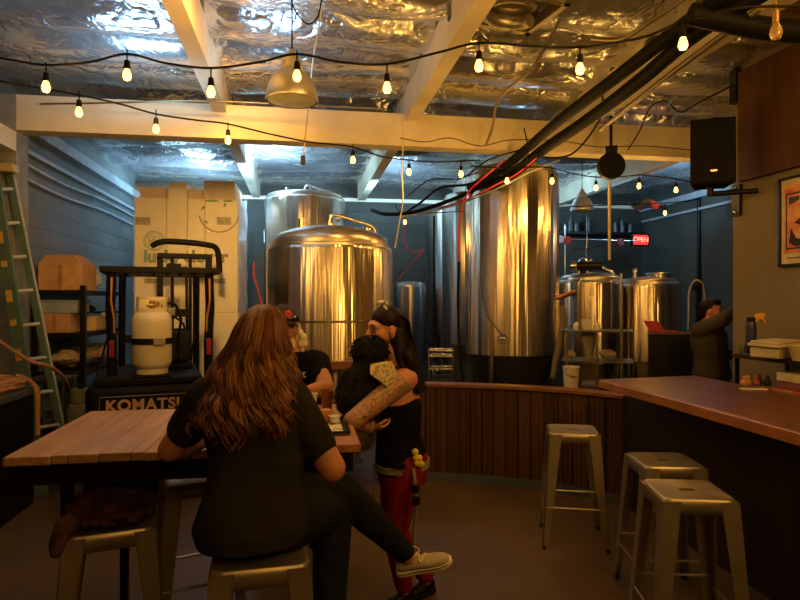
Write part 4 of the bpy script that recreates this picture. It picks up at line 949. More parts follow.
for s_ in (-1,1):
    x=s_*.38
    part(FK,'rear_pillar',MB().tube([(GX+x,.30,.95),(GX+x,.30,1.3),(GX+x*1.02,.22,1.60),(GX+x*.98,.16,1.87)],.038,10),fkm,True)
    part(FK,'front_pillar',MB().tube([(GX+x*.92,1.35,.6),(GX+x*.9,1.25,1.3),(GX+x*.86,1.0,1.9)],.032,10),fkm,True)
    part(FK,'amber_strip',MB().tube([(GX+x-.02*s_,.25,1.38),(GX+x-.02*s_,.21,1.50),(GX+x+.0*s_,.165,1.64),(GX+x*.98,.115,1.83)],.008,6),mat('amber_hose',(.5,.24,.08),.5),True)
    part(FK,'tail_lamp',MB().box((GX+x-.02,.245,1.18),(GX+x+.02,.262,1.32)),mat('tail_red',(.25,.02,.015),.3),True,.004)
    part(FK,'wheel',MB().cone((s_*.36,.3,.24),(s_*.48,.3,.24),.24,.24,32),rubber,True,.02)
    part(FK,'wheel',MB().cone((s_*.36,1.45,.28),(s_*.50,1.45,.28),.28,.28,32),rubber,True,.02)
g=MB().box((-.46,.10,1.87),(.46,.16,1.92)).box((-.46,.16,1.87),(-.40,1.05,1.92)).box((.40,.16,1.87),(.46,1.05,1.92)).box((-.46,1.0,1.87),(.46,1.05,1.92))
for k in range(1,7): g.box((-.40+k*.115-.012,.16,1.88),(-.40+k*.115+.012,1.0,1.905))
g.v=[v+V(GX,0,0) for v in g.v]
part(FK,'overhead_guard',g,fkm,True,.006)
part(FK,'chassis',MB().box((-.40,.55,.2),(.40,1.75,.62)),fkm,True,.02)
part(FK,'driver_seat',MB().box((.0,.55,1.03),(.36,.98,1.10)).box((.02,.5,1.10),(.34,.58,1.38)),rubber,True,.03)
sw=[(.19+.13*math.cos(a/16*2*PI),1.18+.05*math.sin(a/16*2*PI),1.36+.12*math.sin(a/16*2*PI)) for a in range(17)]
part(FK,'steering_wheel',MB().tube(sw,.012,8).tube([(.06,1.18,1.36),(.32,1.18,1.36)],.01).tube([(.19,1.18,1.36),(.19,1.35,1.0)],.02),rubber,True)
for x in (.30,.38): part(FK,'control_lever',MB().tube([(x,1.2,1.0),(x+.01,1.15,1.18),(x+.03,1.1,1.27)],.008).ell((x+.03,1.1,1.28),.018),rubber,True)
ms=MB()
for x in (.10,.60): ms.box((x-.03,1.72,.15),(x+.03,1.82,2.12))
ms.box((.07,1.70,2.10),(.63,1.84,2.15)).box((-.28,1.74,1.2),(.28,1.8,1.28)).box((-.33,1.7,.6),(.33,1.8,.68))
part(FK,'mast',ms,fkm,True,.006)
part(FK,'mast_top',MB().tube(spline([(.02,1.7,2.22),(.10,1.66,2.26),(.25,1.65,2.27),(.55,1.66,2.25),(.68,1.7,2.2),(.71,1.72,1.95)],5),.032,10),fkm,True)
part(FK,'work_light',MB().box((.16,1.5,1.93),(.30,1.6,2.03)),rubber,True,.01)
part(FK,'lift_chain',MB().cone((.22,1.68,.7),(.22,1.68,2.1),.016).cone((.40,1.68,.7),(.40,1.68,2.1),.016).cone((.36,1.4,1.0),(.36,1.68,2.0),.014),rubber,True)
part(FK,'cross_panel',MB().box((-.25,1.1,.62),(.36,1.3,1.02)).box((.0,1.3,1.48),(.38,1.36,1.56)),rubber,True,.01)
part(FK,'mirror',MB().box((.13,.9,1.5),(.22,.93,1.58)),chrome,True,.005)
part(FK,'tank_cradle',MB().box((-.14,.02,1.03),(.16,.34,1.045)),rubber,True,.004)
part(FK,'fuel_hose',MB().tube(spline([(.09,.18,1.60),(.18,.16,1.62),(.24,.2,1.5),(.22,.3,1.3),(.24,.4,1.06)],6),.012),rubber,True)
# propane cylinder on it
PR=thing('propane_tank','cream propane cylinder strapped on the back of the forklift','gas cylinder',FK.matrix_basis@V(.015,.18,1.046),ray_rot(150))
r=.155; body=[(.12,0),(.125,.005),(.125,.045),(.13,.05),(.145,.07),(r,.10),(r,.43),(.148,.47),(.125,.50),(.06,.518),(.03,.52)]
part(PR,'cylinder',MB().lathe(body,n=48),mat('cream_enamel',(.62,.56,.40),.35,col2=(.56,.5,.35),scale=3),True)
col_=MB()
for k in range(40):
    a=2*PI*k/40; a2=2*PI*(k+1)/40; am=(a+a2)/2
    zb=.50; z1=.63
    hole=(-2.45<(am-2*PI if am>PI else am)<-.75)
    segs=[(zb,.535),(.605,z1)] if hole else [(zb,z1)]
    for z0_,z1_ in segs:
        q_=[V(.118*math.cos(t_),.118*math.sin(t_),z_) for t_,z_ in ((a,z0_),(a2,z0_),(a2,z1_),(a,z1_))]
        i_=[V(v.x*.96,v.y*.96,v.z) for v in q_]; col_.add(q_+i_,[(0,1,2,3),(7,6,5,4),(0,4,5,1),(1,5,6,2),(2,6,7,3),(3,7,4,0)])
part(PR,'collar',col_,mat('cream_enamel',(.62,.56,.40),.35),True)
part(PR,'valve',MB().cone((0,0,.5),(0,0,.60),.022).cone((-.04,-.02,.56),(.05,-.02,.56),.014).cone((.04,-.05,.57),(.04,.0,.57),.022),mat('brass',(.5,.33,.12),.35,.9),True)
part(PR,'strap',MB().lathe([(r+.002,.245),(r+.006,.246),(r+.006,.294),(r+.002,.295)]),rubber,True)
part(PR,'strap_buckle',MB().box((.01,-.172,.242),(.10,-.158,.298)),mat('buckle_steel',(.4,.36,.3),.4,.6),True,.004)

# ------------------------------------------------------------------ wrapped pallet of boxes
X0,X1,Y0,Y1=-1.92,-.74,7.6,8.75
PB=thing('pallet_stack','tall shrink-wrapped pallet of white cartons printed with a green clover','pallet of boxes',((X0+X1)/2,(Y0+Y1)/2,0))
part(PB,'pallet',MB().box((X0,Y0,.1),(X1,Y1,.14)).box((X0,Y0,0),(X0+.1,Y1,.1)).box((X1-.1,Y0,0),(X1,Y1,.1)).box((-1.38,Y0,0),(-1.28,Y1,.1)),mat('pallet_wood',(.4,.27,.14),.8))
cartm=mat('white_carton',(.66,.62,.53),.6,col2=(.60,.55,.46),scale=2)
cols=[(X0,-1.565),(-1.56,-1.33),(-1.325,-1.125),(-1.12,X1)]
for (a,b_) in cols:
    for (z0_,z1_) in ((.14,1.5),(1.505,2.86)):
        part(PB,'carton',MB().box((a,Y0,z0_),(b_-.004,Y1,z1_)),cartm,bev=.006)
for (a,b_,h_) in ((X0+.05,-1.58,.13),(-1.55,-1.34,.20),(-1.32,-1.16,.12),(-1.14,X1-.04,.23)):
    part(PB,'top_carton',MB().box((a,Y0+.03,2.862),(b_,Y1-.2,2.862+h_)),cartm if h_==.20 else mat('tan_carton',(.48,.33,.17),.6),bev=.006)
yf=Y0-.001
def pz(px,py): # on the stack's front face
    u=(px-400)/F; d=Y0/(CT-u*ST); return V(d*(ST+u*CT),Y0-.004,CH-(py-300)/F*d)
green=mat('print_green',(.008,.16,.02),.7,spec=.1); brown=mat('print_brown',(.03,.014,.008),.7,spec=.1)
p=pz(162,257); part(PB,'print_green',text_mb('lucky',.20,facing(p),.001,1.0,.009),green,smooth=False)
p=pz(206,257); part(PB,'print_brown',text_mb('clover',.20,facing(p),.001,1.0,.009),brown,smooth=False)
c=pz(154,241); lg=MB()
for rr_ in (.115,.098): lg.tube([c+V(rr_*math.cos(a*PI/16),0,rr_*math.sin(a*PI/16)) for a in range(33)],.004,6)
for k in range(4):
    a=PI/4+k*PI/2; q_=c+V(.045*math.cos(a),0,.045*math.sin(a)); lg.tube([q_+V(.03*math.cos(t_*PI/8),0,.03*math.sin(t_*PI/8)) for t_ in range(17)],.004,6)
lg.tube([c+V(.018*math.cos(t_*PI/8),0,.018*math.sin(t_*PI/8)) for t_ in range(17)],.003,6)
part(PB,'clover_emblem',lg,green)
c=pz(219,213); lg=MB(); lg.tube([c+V(.23*math.cos(PI*1.05+a*PI*.9/20),0,.23*math.sin(PI*1.05+a*PI*.9/20)) for a in range(21)],.007,6)
part(PB,'large_arc',lg,brown)
lg=MB()
for (px,py,w_,an) in ((203,208,.05,.8),(206,222,.06,-.6),(222,222,.05,.4),(225,205,.05,1.2),(212,201,.14,0),(228,201,.1,0)):
    c=pz(px,py); lg.ell(c,(w_*.6,.002,.014),(V(math.cos(an),0,math.sin(an)),V(0,1,0),V(-math.sin(an),0,math.cos(an))))
part(PB,'large_leaf_print',lg,green)
lg=MB()
for px in (143,224): c=pz(px,221); lg.box(c+V(-.085,0,-.045),c+V(.085,.003,.045))
for px in (152,218): c=pz(px,281); lg.box(c+V(-.085,0,-.03),c+V(.085,.003,.03))
part(PB,'tape_label',lg,mat('label_dark',(.20,.14,.08),.5,col2=(.05,.035,.02),scale=30,lo=.45,hi=.55),smooth=False)
def wrapmat():
    m,N,L,b=new_mat('stretch_film'); b.inputs['Roughness'].default_value=.12; b.inputs['IOR'].default_value=1.35
    b.inputs['Alpha'].default_value=.30; b.inputs['Base Color'].default_value=(.8,.8,.78,1)
    tc=N.new('ShaderNodeTexCoord'); n=N.new('ShaderNodeTexNoise'); n.inputs['Scale'].default_value=9; n.inputs['Detail'].default_value=5; n.inputs['Distortion'].default_value=1.5; L.new(tc.outputs['Object'],n.inputs['Vector'])
    bp=N.new('ShaderNodeBump'); bp.inputs['Strength'].default_value=1; bp.inputs['Distance'].default_value=.04; L.new(n.outputs['Fac'],bp.inputs['Height']); L.new(bp.outputs[0],b.inputs['Normal'])
    b.inputs['Specular IOR Level'].default_value=1
    return m
per=[V(X0-.012,Y0-.014,0),V(X1+.012,Y0-.014,0),V(X1+.012,Y1+.012,0),V(X0-.012,Y1+.012,0),V(X0-.012,Y0-.014,0)]
def wrapf(u,v):
    t_=u*4; i=min(int(t_),3); p_=per[i].lerp(per[i+1],t_-i); z=.1+v*2.93
    return p_+V(.006*math.sin(z*17+t_*9),.004*math.sin(z*23+t_*31),z)
part(PB,'shrink_wrap',MB().grid(wrapf,80,60),wrapmat())

# ------------------------------------------------------------------ left rack and its load
RK=thing('storage_rack','black steel shelving rack against the left block wall','shelf',(-2.43,7.4,0))
for x in (-2.66,-2.2):
    for y in (6.72,8.08): part(RK,'post',MB().box((x-.025,y-.025,0),(x+.025,y+.025,1.80)),blackm)
for z in (1.70,1.26,.86,.3):
    part(RK,'shelf',MB().box((-2.66,6.72,z),(-2.2,8.08,z+.05)),blackm,bev=.003)
part(RK,'brace',MB().tube([(-2.2,6.75,.4),(-2.2,7.5,1.2)],.012),blackm); part(RK,'brace',MB().tube([(-2.2,8.05,1.5),(-2.66,8.05,1.5)],.012),blackm)
def carton(name,label,x0,y0,z0_,x1,y1,z1_,m,cat='box',flaps=False,rz=0):
    T=thing(name,label,cat,((x0+x1)/2,(y0+y1)/2,z0_)); part(T,'box_body',MB().box((x0,y0,z0_),(x1,y1,z1_)),m,bev=.006)
    if flaps:
        part(T,'flap',MB().prism([(x0,y0,z1_),(x1,y0,z1_),(x1-.04,y0+.10,z1_+.10),(x0+.04,y0+.10,z1_+.10)],(0,.006,0)),m)
        part(T,'flap',MB().prism([(x1,y0,z1_),(x1,y1,z1_),(x1-.10,y1-.03,z1_+.10),(x1-.10,y0+.03,z1_+.10)],(-.006,0,0)),m)
    part(T,'tape',MB().box((x0+(x1-x0)*.45,y0-.002,z0_+.01),(x0+(x1-x0)*.55,y0-.0005,z1_-.01)),mat('brown_tape',(.30,.15,.06),.3))
    return T
carton('cardboard_box','orange-brown cardboard box with open flaps on top of the rack',-2.64,6.74,1.751,-2.22,7.2,2.02,cardb,flaps=True)
carton('cardboard_box','cardboard box on the middle shelf of the rack, under a clear tote',-2.64,6.74,1.311,-2.33,7.15,1.51,cardb)
carton('cardboard_box','small tan carton on the middle shelf farther back',-2.6,7.25,1.311,-2.24,7.6,1.47,mat('tan_carton',(.48,.33,.17),.6))
tt_=thing('storage_tote','clear plastic tote standing on the middle cardboard box','tote',(-2.45,6.95,1.511))
part(tt_,'tub',MB().prism([(-2.63,6.76,1.512),(-2.27,6.76,1.512),(-2.27,7.13,1.512),(-2.63,7.13,1.512)],(0,0,.12)),mat('clear_plastic',(.5,.58,.62),.2,trans=.5),bev=.01)
part(tt_,'tub_lid',MB().box((-2.64,6.75,1.633),(-2.26,7.14,1.65)),mat('clear_plastic',(.5,.58,.62),.2,trans=.5),bev=.004)
def lump(name,label,cat,c,r,m,n=26,seed=1,vox=.012):
    q_=random.Random(seed); mb=MB(); mb.ell(c,[x*.75 for x in r])
    for i in range(n):
        d=V(q_.gauss(0,1),q_.gauss(0,1),q_.gauss(0,1)).normalized(); mb.ell(Vector(c)+V(d.x*r[0],d.y*r[1],d.z*r[2])*.68,[x*q_.uniform(.2,.38) for x in r],n=10,m=6)
    return remesh(solo(name,mb,m,label,cat),vox,1)
lump('plastic_bag','crumpled clear plastic bag hanging over the right end of the rack top','bag',(-2.33,7.42,1.90),(.13,.16,.13),mat('clear_bag',(.6,.66,.7),.25,trans=.3,bump=.8,bscale=30),seed=3)
lump('tool_bundle','dark tangled bundle on top of the small tan carton','bundle',(-2.42,7.42,1.545),(.13,.13,.065),blackm,seed=4)
sack=mat('tan_sack',(.42,.30,.18),.85,col2=(.32,.22,.12),bump=.5,bscale=12)
lump('grain_sack','tan paper sack on the lower shelf nearest the ladder','sack',(-2.44,6.95,1.03),(.17,.2,.10),sack,seed=5)
lump('grain_sack','tan paper sack in the middle of the lower shelf','sack',(-2.42,7.38,1.03),(.18,.2,.11),sack,seed=6)
lump('grain_sack','pale bulging sack at the far end of the lower shelf','sack',(-2.42,7.82,1.03),(.18,.19,.12),mat('pale_sack',(.5,.45,.36),.8,bump=.5,bscale=12),seed=7)
solo('small_jar',MB().cone((-2.3,7.8,1.311),(-2.3,7.8,1.5),.05),whitep,'small white jar at the far end of the middle rack shelf','jar')

# ladder
LD_=thing('step_ladder','green fibreglass ladder with yellow stickers leaning against the left wall','ladder',G(40,5.25,0))
def LP(px,py,d=5.25): return P(px,py,d)
gm=mat('green_fibreglass',(.10,.17,.12),.45)
def bar(a,b,w,t_,mbx=None):
    mbx=mbx or MB(); a=Vector(a);b=Vector(b); d=(b-a).normalized(); xx=V(CT,-ST,0); xx=(xx-d*xx.dot(d)).normalized(); yy=d.cross(xx)
    return mbx.add([a+xx*w+yy*t_,a-xx*w+yy*t_,a-xx*w-yy*t_,a+xx*w-yy*t_,b+xx*w+yy*t_,b-xx*w+yy*t_,b-xx*w-yy*t_,b+xx*w-yy*t_],[(0,1,2,3),(7,6,5,4),(0,4,5,1),(1,5,6,2),(2,6,7,3),(3,7,4,0)])
ra0,ra1=LP(-8,170,5.15),G(42,5.15,0.0); rb0,rb1=LP(9,170,5.3),G(73,5.3,0.0)
part(LD_,'rail',bar(ra0,ra1,.055,.012),gm); part(LD_,'rail',bar(rb0,rb1,.032,.012),gm)
part(LD_,'rail_edge',bar(rb0+V(.035,-.01,0),rb1+V(.035,-.01,0),.006,.008),mat('pale_edge',(.45,.48,.46),.4))
part(LD_,'top_cap',MB().box(ra0.lerp(rb0,.5)+V(-.12,-.06,-.02),ra0.lerp(rb0,.5)+V(.12,.06,.05)),mat('yellow_cap',(.5,.36,.12),.5),bev=.008)
for k in range(9):
    t_=.06+k*.105; part(LD_,'rung',MB().cone(ra0.lerp(ra1,t_),rb0.lerp(rb1,t_),.016,.016,10),mat('pale_edge',(.45,.48,.46),.4))
for k in range(6):
    t_=.10+k*.09; c=ra0.lerp(ra1,t_); d=(ra1-ra0).normalized()
    part(LD_,'sticker',bar(c+V(-.012,-.014,0),c+V(-.012,-.014,0)+d*(.10 if k%2 else .05),.024,.003),mat('yellow_sticker',(.62,.40,.08),.5,col2=(.5,.3,.05),scale=30))
# bench, ropes
BN=thing('work_bench','dark metal bench against the left wall loaded with rope','bench',(-2.3,4.6,0))
part(BN,'bench_top',MB().box((-2.5,3.6,.90),(-2.10,5.42,.95)),mat('worn_steel',(.12,.12,.12),.4,.5),bev=.004)
part(BN,'side_panel',MB().box((-2.48,3.65,.0),(-2.14,5.38,.10)).box((-2.17,3.65,.1),(-2.14,5.38,.9)),black)
S2=thing('steel_cart','small metal cart with shelves at the foot of the ladder','cart',(-2.1,5.75,0))
for x in (-2.38,-2.08):
    for y in (5.85,6.15): part(S2,'post',MB().cone((x,y,0),(x,y,.94),.014),chrome)
for z in (.25,.6,.93): part(S2,'shelf',MB().box((-2.4,5.83,z),(-2.06,6.17,z+.02)),mat('worn_steel',(.12,.12,.12),.4,.5))
m=MB()
for k in range(7):
    cx,cy=-2.27+.012*math.sin(k*2),5.12+.03*math.cos(k*3)
    m.tube([(cx+(.115+.005*k)*math.cos(a*PI/10),cy+(.22-.008*k)*math.sin(a*PI/10),.966+.012*k+.008*math.sin(a*1.1)) for a in range(21)],.014,8)
solo('rope_coil',m,ropem,'coil of orange rope lying on the dark bench at far left','rope')
m=MB()
for o_ in (0,.022): m.tube(spline([(-2.2,5.2,1.06),(-2.13,5.25,1.02),(-2.08+o_*.3,5.27+o_,.93),(-2.075,5.28+o_,.75),(-2.075+o_*.4,5.28,.57)],8),.014,8)
solo('hanging_rope',m,ropem,'end of orange rope hanging down over the bench front','rope')
run('air_hose','orange-brown hose sagging across in front of the ladder','hose',[(-20,330,4.6),(0,342,4.7),(15,352,4.7),(30,361,4.8),(50,367,4.9),(64,378,5.2),(70,392,5.7)],.016,mat('tan_hose',(.34,.18,.08),.6))
lump('oily_machinery','dark tangle of machine parts piled at the left edge','pile',(-2.36,4.75,1.08),(.10,.16,.12),rubber,30,8)
G2=thing('propane_tank','dull green gas cylinder standing on the floor left of the forklift','gas cylinder',(-1.9,5.75,0))
part(G2,'cylinder',MB().lathe([(.09,0),(.09,.04),(.10,.06),(.115,.1),(.115,.68),(.10,.73),(.05,.76)],n=32),mat('olive_enamel',(.20,.19,.10),.45),True)
part(G2,'collar',MB().lathe([(.075,.74),(.085,.75),(.085,.87),(.078,.87)],n=32),mat('olive_enamel',(.20,.19,.10),.45),True)
part(G2,'valve',MB().cone((0,0,.74),(0,0,.89),.02).cone((0,0,.885),(0,0,.90),.035),blackm,True)

# ------------------------------------------------------------------ cart and gear near the kettles
CA=thing('utility_cart','tubular steel cart with two shelves of small gear before the kettles','cart',G(597,6.0,0),ray_rot(597))
for x in (-.28,.0,.22,.30):
    h_=1.9 if x in(.22,) else 1.36
    part(CA,'post',MB().cone((x,-.18 if x<.25 else .15,0),(x,-.18 if x<.25 else .15,h_),.014),chrome,True)
part(CA,'post',MB().cone((-.28,.15,0),(-.28,.15,1.36),.014),chrome,True)
for z,x0_,x1_ in ((1.345,-.33,.33),(1.055,-.33,.33),(.82,-.14,.25)): part(CA,'shelf',MB().box((x0_,-.2,z),(x1_,.18,z+.012)),mat('worn_steel',(.12,.12,.12),.4,.5),True)
part(CA,'hoop',MB().tube(spline([(-.16,-.18,1.34),(-.16,-.18,1.80),(-.1,-.18,1.83),(.1,-.18,1.82),(.13,-.18,1.78),(.13,-.18,1.35)],5),.009),chrome,True)
def cl_(px,py,dy=0): return CA.matrix_basis@V((px-597)*6/F,dy,CH-(py-300)*6/F)
def CB(x,y,z): return CA.matrix_basis@V(x,y,z)
bpy.context.view_layer.update()
solo('white_carton',MB().box((-.035,-.03,0),(.035,.03,.10),Matrix.Translation(CB(-.10,-.08,1.358))),whitep,'small white carton standing on the top shelf of the steel cart','carton',bev=.003)
for x_,lab in ((-.19,'small pale jug on the cart top left of the white carton'),(.0,'small pale jug on the cart top right of the white carton')):
    solo('small_jug',MB().lathe([(.03,0),(.035,.02),(.033,.05),(.012,.07),(.012,.08)],CB(x_,-.1,1.358),16),whitep,lab,'jug')
solo('funnel_hopper',MB().loft([(CB(-.07,0,1.07),V(.04,0,0),V(0,.04,0)),(CB(-.07,0,1.15),V(.045,0,0),V(0,.045,0)),(CB(-.07,0,1.27),V(.085,0,0),V(0,.08,0)),(CB(-.07,0,1.33),V(.085,0,0),V(0,.08,0))],4),mat('grey_hopper',(.28,.26,.22),.5),'grey square hopper tapering down on the lower cart shelf','hopper')
lump('cloth_heap','heap of pale cloths on the right of the lower cart shelf','cloth',CB(.10,-.06,1.125),(.10,.09,.055),mat('rag',(.35,.28,.2),.9),18,9)
lump('cloth_heap','small pale rag on the left of the lower cart shelf','cloth',CB(-.24,-.06,1.115),(.06,.06,.045),mat('rag',(.35,.28,.2),.9),12,10)
BK=thing('bucket','white plastic bucket with a stained front behind the low wall','bucket',G(571,5.75,.785))
part(BK,'pail',MB().lathe([(.062,0),(.075,.22),(.082,.225),(.082,.24),(.074,.24),(.07,.225)],(0,0,0),32),mat('stained_bucket',(.50,.44,.34),.5,col2=(.08,.05,.03),scale=9,lo=.30,hi=.38),True)
part(BK,'handle',MB().tube([(.083*math.cos(a*PI/10),-.083*math.sin(a*PI/10)*.6-.02,.2-.05*math.sin(a*PI/10)) for a in range(11)],.003,6),chrome,True)
solo('equipment_crate',MB().box((-.15,-.12,0),(.15,.12,.783),Matrix.Translation(G(571,5.75,0))),black,'black crate carrying the white bucket behind the low wall','crate')
run('copper_pipe','short copper-coloured pipe stub beside the tall tank','pipe',[(556,298,6.3),(563,296,6.3),(575,292,6.4)],.026,mat('copper',(.5,.2,.08),.35,.9))
run('drain_hose','thick grey hose slanting down right of the tall tank','hose',[(562,306,6.2),(563,322,6.2),(560,340,6.2),(556,360,6.2),(553,378,6.2)],.032,mat('grey_hose',(.18,.16,.13),.6))
PC=thing('pump_stand','open chrome tube stand behind the low wall, left of the largest tank','stand',G(441,6.4,0),ray_rot(441))
for x in (-.125,.125):
    for y in (-.12,.12): part(PC,'post',MB().cone((x,y,0),(x,y,1.14),.011),chrome,True)
for z in (1.13,1.07,.94):
    for y in (-.12,.12): part(PC,'cross_rail',MB().cone((-.125,y,z),(.125,y,z),.010),chrome,True)
part(PC,'pump',MB().cone((-.1,0,.80),(.08,0,.80),.07).box((-.12,-.1,.66),(.12,.1,.72)),blackm,True)
part(PC,'pump_hose',MB().tube(spline([(-.12,-.1,.75),(-.07,-.14,.86),(-.09,-.14,.95),(-.04,-.13,.92),(.0,-.13,.98)],5),.010),chrome,True)
EQ=thing('control_cabinet','black equipment cabinet at the rear behind the bar end','cabinet',G(668,6.85,0),ray_rot(668))
part(EQ,'cabinet_body',MB().box((-.2,-.15,0),(.30,.2,1.27)),black,True,.01); part(EQ,'cabinet_top',MB().box((-.21,-.16,1.271),(.31,.21,1.29)),mat('worn_steel',(.12,.12,.12),.4,.5),True)
RF=G(665,6.83,1.2915); m=MB().prism([RF+V(-.13,-.08,0),RF+V(.12,-.11,0),RF+V(.13,.1,.0),RF+V(-.12,.12,0)],(0,0,.015)); m.prism([RF+V(-.13,.10,.016),RF+V(.06,.10,.016),RF+V(.0,.16,.12),RF+V(-.16,.16,.12)],(0,.008,0))
solo('red_folder',m,mat('red_card',(.40,.035,.03),.5),'open red folder lying on the black equipment cabinet','folder')
for a,b_,nm in ((605,7.0,'tall'),):
    pass
HS=thing('spray_hose','pale hose looped over a wall hook above the man behind the bar','hose',P(697,285,6.8),ray_rot(697))
part(HS,'hook',MB().ell((0,0,.0),(.06,.05,.05)).box((-.05,-.02,-.06),(.0,.02,.0)),blackm,True)
part(HS,'hose_loop',MB().tube(spline([(-.09,0,-.5),(-.085,0,-.3),(-.08,0,-.08),(-.03,-.03,.04),(.03,-.03,.04),(.07,0,-.06),(.07,0,-.3),(.06,0,-.45)],6),.010),mat('pale_hose',(.45,.42,.36),.5),True)
part(HS,'hose_stand',MB().cone((0,.06,-1.82),(0,.06,.02),.02),blackm,True)

# ------------------------------------------------------------------ back bar shelf
BS=thing('back_bar_shelf','dark two-level shelf unit on the right wall behind the bar','shelf',(3.5,4.0,0))
part(BS,'upper_shelf',MB().prism([(3.26,4.2,1.21),(3.74,4.2,1.21),(3.74,3.0,1.21),(3.36,3.0,1.21)],(0,0,.035)),mat('shelf_dark',(.035,.028,.022),.5),bev=.004)
part(BS,'lower_shelf',MB().box((3.30,3.0,.95),(3.74,4.19,.98)),mat('shelf_dark',(.035,.028,.022),.5))
for x,y in ((3.285,4.17),(3.72,4.17),(3.40,3.05),(3.72,3.05)): part(BS,'post',MB().box((x-.012,y-.012,0),(x+.012,y+.012,1.21)),blackm)
part(BS,'under_bracket',MB().prism([(3.5,3.9,1.21),(3.5,3.1,1.21),(3.5,3.1,1.12)],(.2,0,0)),black)
SB=thing('spray_bottle','dark blue spray bottle with orange trigger head on the back bar shelf','spray bottle',G(751,4.62,1.246))
part(SB,'bottle',MB().lathe([(.036,0),(.038,.01),(.038,.20),(.034,.225),(.03,.24)],(0,0,0),28),mat('navy_bottle',(.03,.035,.10),.35),True)
part(SB,'bottle_cap',MB().cone((0,0,.24),(0,0,.275),.03,.03,24),black,True)
part(SB,'trigger_head',MB().prism([(.03,-.01,.265),(.05,-.01,.30),(.11,-.01,.305),(.12,-.01,.285),(.10,-.01,.275),(.125,-.01,.22),(.112,-.01,.218),(.085,-.01,.26),(.06,-.01,.255),(.055,-.01,.24),(.03,-.01,.24)],(0,.024,0)),mat('orange_plastic',(.80,.42,.06),.4),True,.003)
NB=thing('takeout_container','cream lidded container on the back bar shelf beside the spray bottle','container',G(775,4.3,1.246),.35)
part(NB,'tub',MB().prism([(-.14,-.10,0),(.14,-.10,0),(.14,.10,0),(-.14,.10,0)],(0,0,.075)),mat('cream_paper',(.55,.46,.30),.6),True,.012)
part(NB,'tub_lid',MB().prism([(-.165,-.115,.076),(.155,-.12,.085),(.16,.115,.09),(-.15,.11,.08)],(0,0,.022)).prism([(-.15,-.10,.10),(.13,-.11,.11),(.15,.10,.112),(-.13,.1,.104)],(.005,0,.014)),mat('cream_paper2',(.62,.54,.38),.5),True,.006)
solo('paper_bowl',MB().lathe([(.06,0),(.085,.09),(.088,.1),(.08,.1),(.05,.01)],G(803,4.05,1.246),24),mat('cream_paper',(.55,.46,.30),.6),'cream paper bowl at the right edge of the back bar shelf','bowl')
solo('water_glass',MB().lathe([(.018,0),(.022,.07),(.02,.07),(.016,.005)],G(742,4.55,1.246),20),mat('clear_glass',(.8,.75,.6),.05,trans=.9),'little clear glass left of the spray bottle','glass')
carton('board_game_box','yellowish white flat game box on the lower back bar shelf',3.30,3.25,1.085,3.62,3.80,1.145,mat('cream_card',(.66,.58,.30),.5))
carton('board_game_box','red patterned game box underneath the white game box',3.30,3.25,.981,3.62,3.85,1.03,mat('red_game',(.45,.06,.04),.5,col2=(.4,.25,.1),scale=20))
carton('board_game_box','dark red game box directly under the white one',3.31,3.27,1.031,3.60,3.82,1.084,mat('red_game2',(.35,.05,.03),.5,col2=(.1,.1,.1),scale=25))
tb_=G(752,4.42,.981)
solo('snack_tray',MB().box((-.12,-.08,0),(.12,.08,.05),Matrix.Translation(tb_)),mat('tray_brown',(.28,.12,.05),.6),'brown tray of small toys at the left end of the lower back bar shelf','tray',bev=.005)
for i,(a,b_,c_) in enumerate(((-.09,-.03,(.6,.25,.08)),(-.04,.0,(.55,.3,.12)),(.015,-.02,(.35,.1,.06)),(.07,.02,(.05,.05,.05)),(.09,-.04,(.02,.02,.03)))):
    solo('small_toy',MB().ell(tb_+V(a,b_,.075),(.028,.026,.028)).ell(tb_+V(a+.005,b_,.11),.016),mat('toy_%d'%i,c_,.6),['orange lump toy at the left end of the brown tray','tan toy second in the brown tray','dark red toy in the middle of the brown tray','black toy at the back right of the brown tray','dark blue toy at the front right of the brown tray'][i],'toy')

# ------------------------------------------------------------------ light
def light(kind,name,loc,col,power,size=.3,rot=None,sizey=None,target=None,spread=None):
    l=bpy.data.lights.new(name,kind); l.color=col; l.energy=power
    if kind=='AREA':
        l.size=size
        if sizey: l.shape='RECTANGLE'; l.size_y=sizey
        if spread: l.spread=spread
    elif kind!='SUN': l.shadow_soft_size=size
    o=bpy.data.objects.new(name,l); COL.objects.link(o); o.location=loc
    if target: o.rotation_euler=(Vector(target)-Vector(loc)).to_track_quat('-Z','Y').to_euler()
    return o
WARM=(1,.50,.10); COLD=(.36,.66,1)
WB=(1,.51,.10)
for p in BULBS: light('POINT','bulb_light',p+Vector((0,0,-.06)),WB,6.0,.02)
light('AREA','warm_room_light',(.6,-1.6,3.2),WARM,30,1.2,target=(.6,4.5,2.4))
light('AREA','warm_bar_light',(3.0,-.2,3.1),WARM,20,.5,target=(1.6,5.5,2.8))
light('AREA','warm_ceiling_fill',(2.2,.8,2.9),WARM,34,.4,target=(2.1,3.6,3.7))  # added fill without a fixture, brightens the upper room and the foil
for x,y,p,tx,ty in ((-.42,8.1,44,-.4,8.9),(-1.5,9.4,40,-1.5,9.9),(1.35,8.9,30,1.3,9.7),(3.3,8.9,34,3.3,9.6),(5.4,8.0,16,5.2,9.2)):
    light('AREA','cold_rear_uplight',(x,y,3.15),COLD,p*1.8,.3,target=(tx,ty,3.9))
light('POINT','cold_wall_fill',(-1.7,9.3,2.6),COLD,12,.1)  # small added fill for the left block wall, no lamp body there
light('AREA','warm_pallet_fill',(-.6,3.2,3.45),WARM,30,.25,target=(-1.35,7.6,2.2),spread=1.1)  # added fill aimed at the carton stack, belongs to no fixture
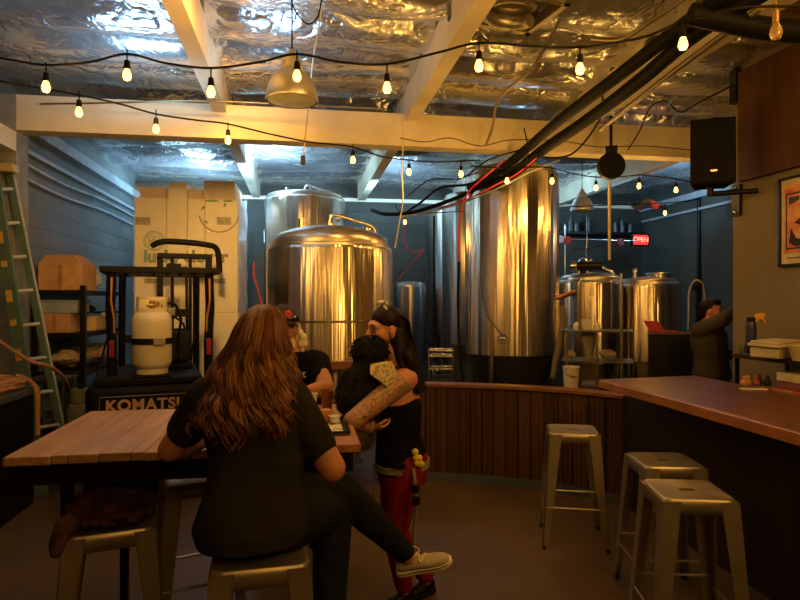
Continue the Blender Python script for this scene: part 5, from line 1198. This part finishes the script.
light('POINT','cold_gap_light',(-.6,9.3,2.6),COLD,2.5,.1)
light('POINT','cold_kettle_light',(3.4,8.9,2.9),COLD,8,.1)
light('POINT','cold_corner_light',(5.6,7.0,3.0),COLD,5,.1)
light('AREA','cold_foil_fill',(-1.25,5.0,3.2),COLD,14,.45,target=(-1.25,5.0,3.9))  # these three are added, unseen from below, for cold highlights on the front foil
light('AREA','cold_foil_fill',(-.2,4.9,3.2),COLD,5,.4,target=(-.2,4.9,3.9))
light('AREA','cold_foil_fill',(-1.9,3.9,3.2),COLD,7,.4,target=(-1.9,3.9,3.9))
w=bpy.data.worlds.new('world'); sc.world=w; w.use_nodes=True
w.node_tree.nodes['Background'].inputs[0].default_value=(.05,.04,.03,1); w.node_tree.nodes['Background'].inputs[1].default_value=.3

GR={'bar_stool':'metal bar stools','brewing_tank':'steel brewing tanks','brewing_kettle':'low steel kettles','cardboard_box':'cardboard boxes on the left rack','grain_sack':'sacks on the lower rack shelf','board_game_box':'game boxes on the back bar shelf','small_toy':'toys in the brown tray','red_hose':'red hoses around the tanks','cable_conduit':'black conduits of the ceiling bundle','steel_conduit':'thin metal conduits under the ceiling','loose_wire':'loose wires under the ceiling','string_light':'festoon strings','pendant_lamp':'bell-shaped pendant lamps','small_jug':'jugs on the steel cart','valve_wheel':'red valve wheels on the back wall','black_hose':'black hoses at the tanks','wall_pipe':'thin pipes on the back wall','cloth_heap':'rags on the steel cart','propane_tank':'gas cylinders'}
for o in COL.objects:
    b_=o.name.split('.')[0]
    if o.parent is None and b_ in GR: o['group']=GR[b_]

# ------------------------------------------------------------------ camera
cam=bpy.data.cameras.new('camera'); co=bpy.data.objects.new('camera',cam); COL.objects.link(co); sc.camera=co
co.location=(0,0,CH); co.rotation_euler=(PI/2,0,-TH)
cam.sensor_width=36; cam.lens=36*F/800; cam.clip_start=.05
vs=sc.view_settings; vs.view_transform='Standard'; vs.look='None'; vs.gamma=1; vs.use_curve_mapping=False; vs.exposure=0
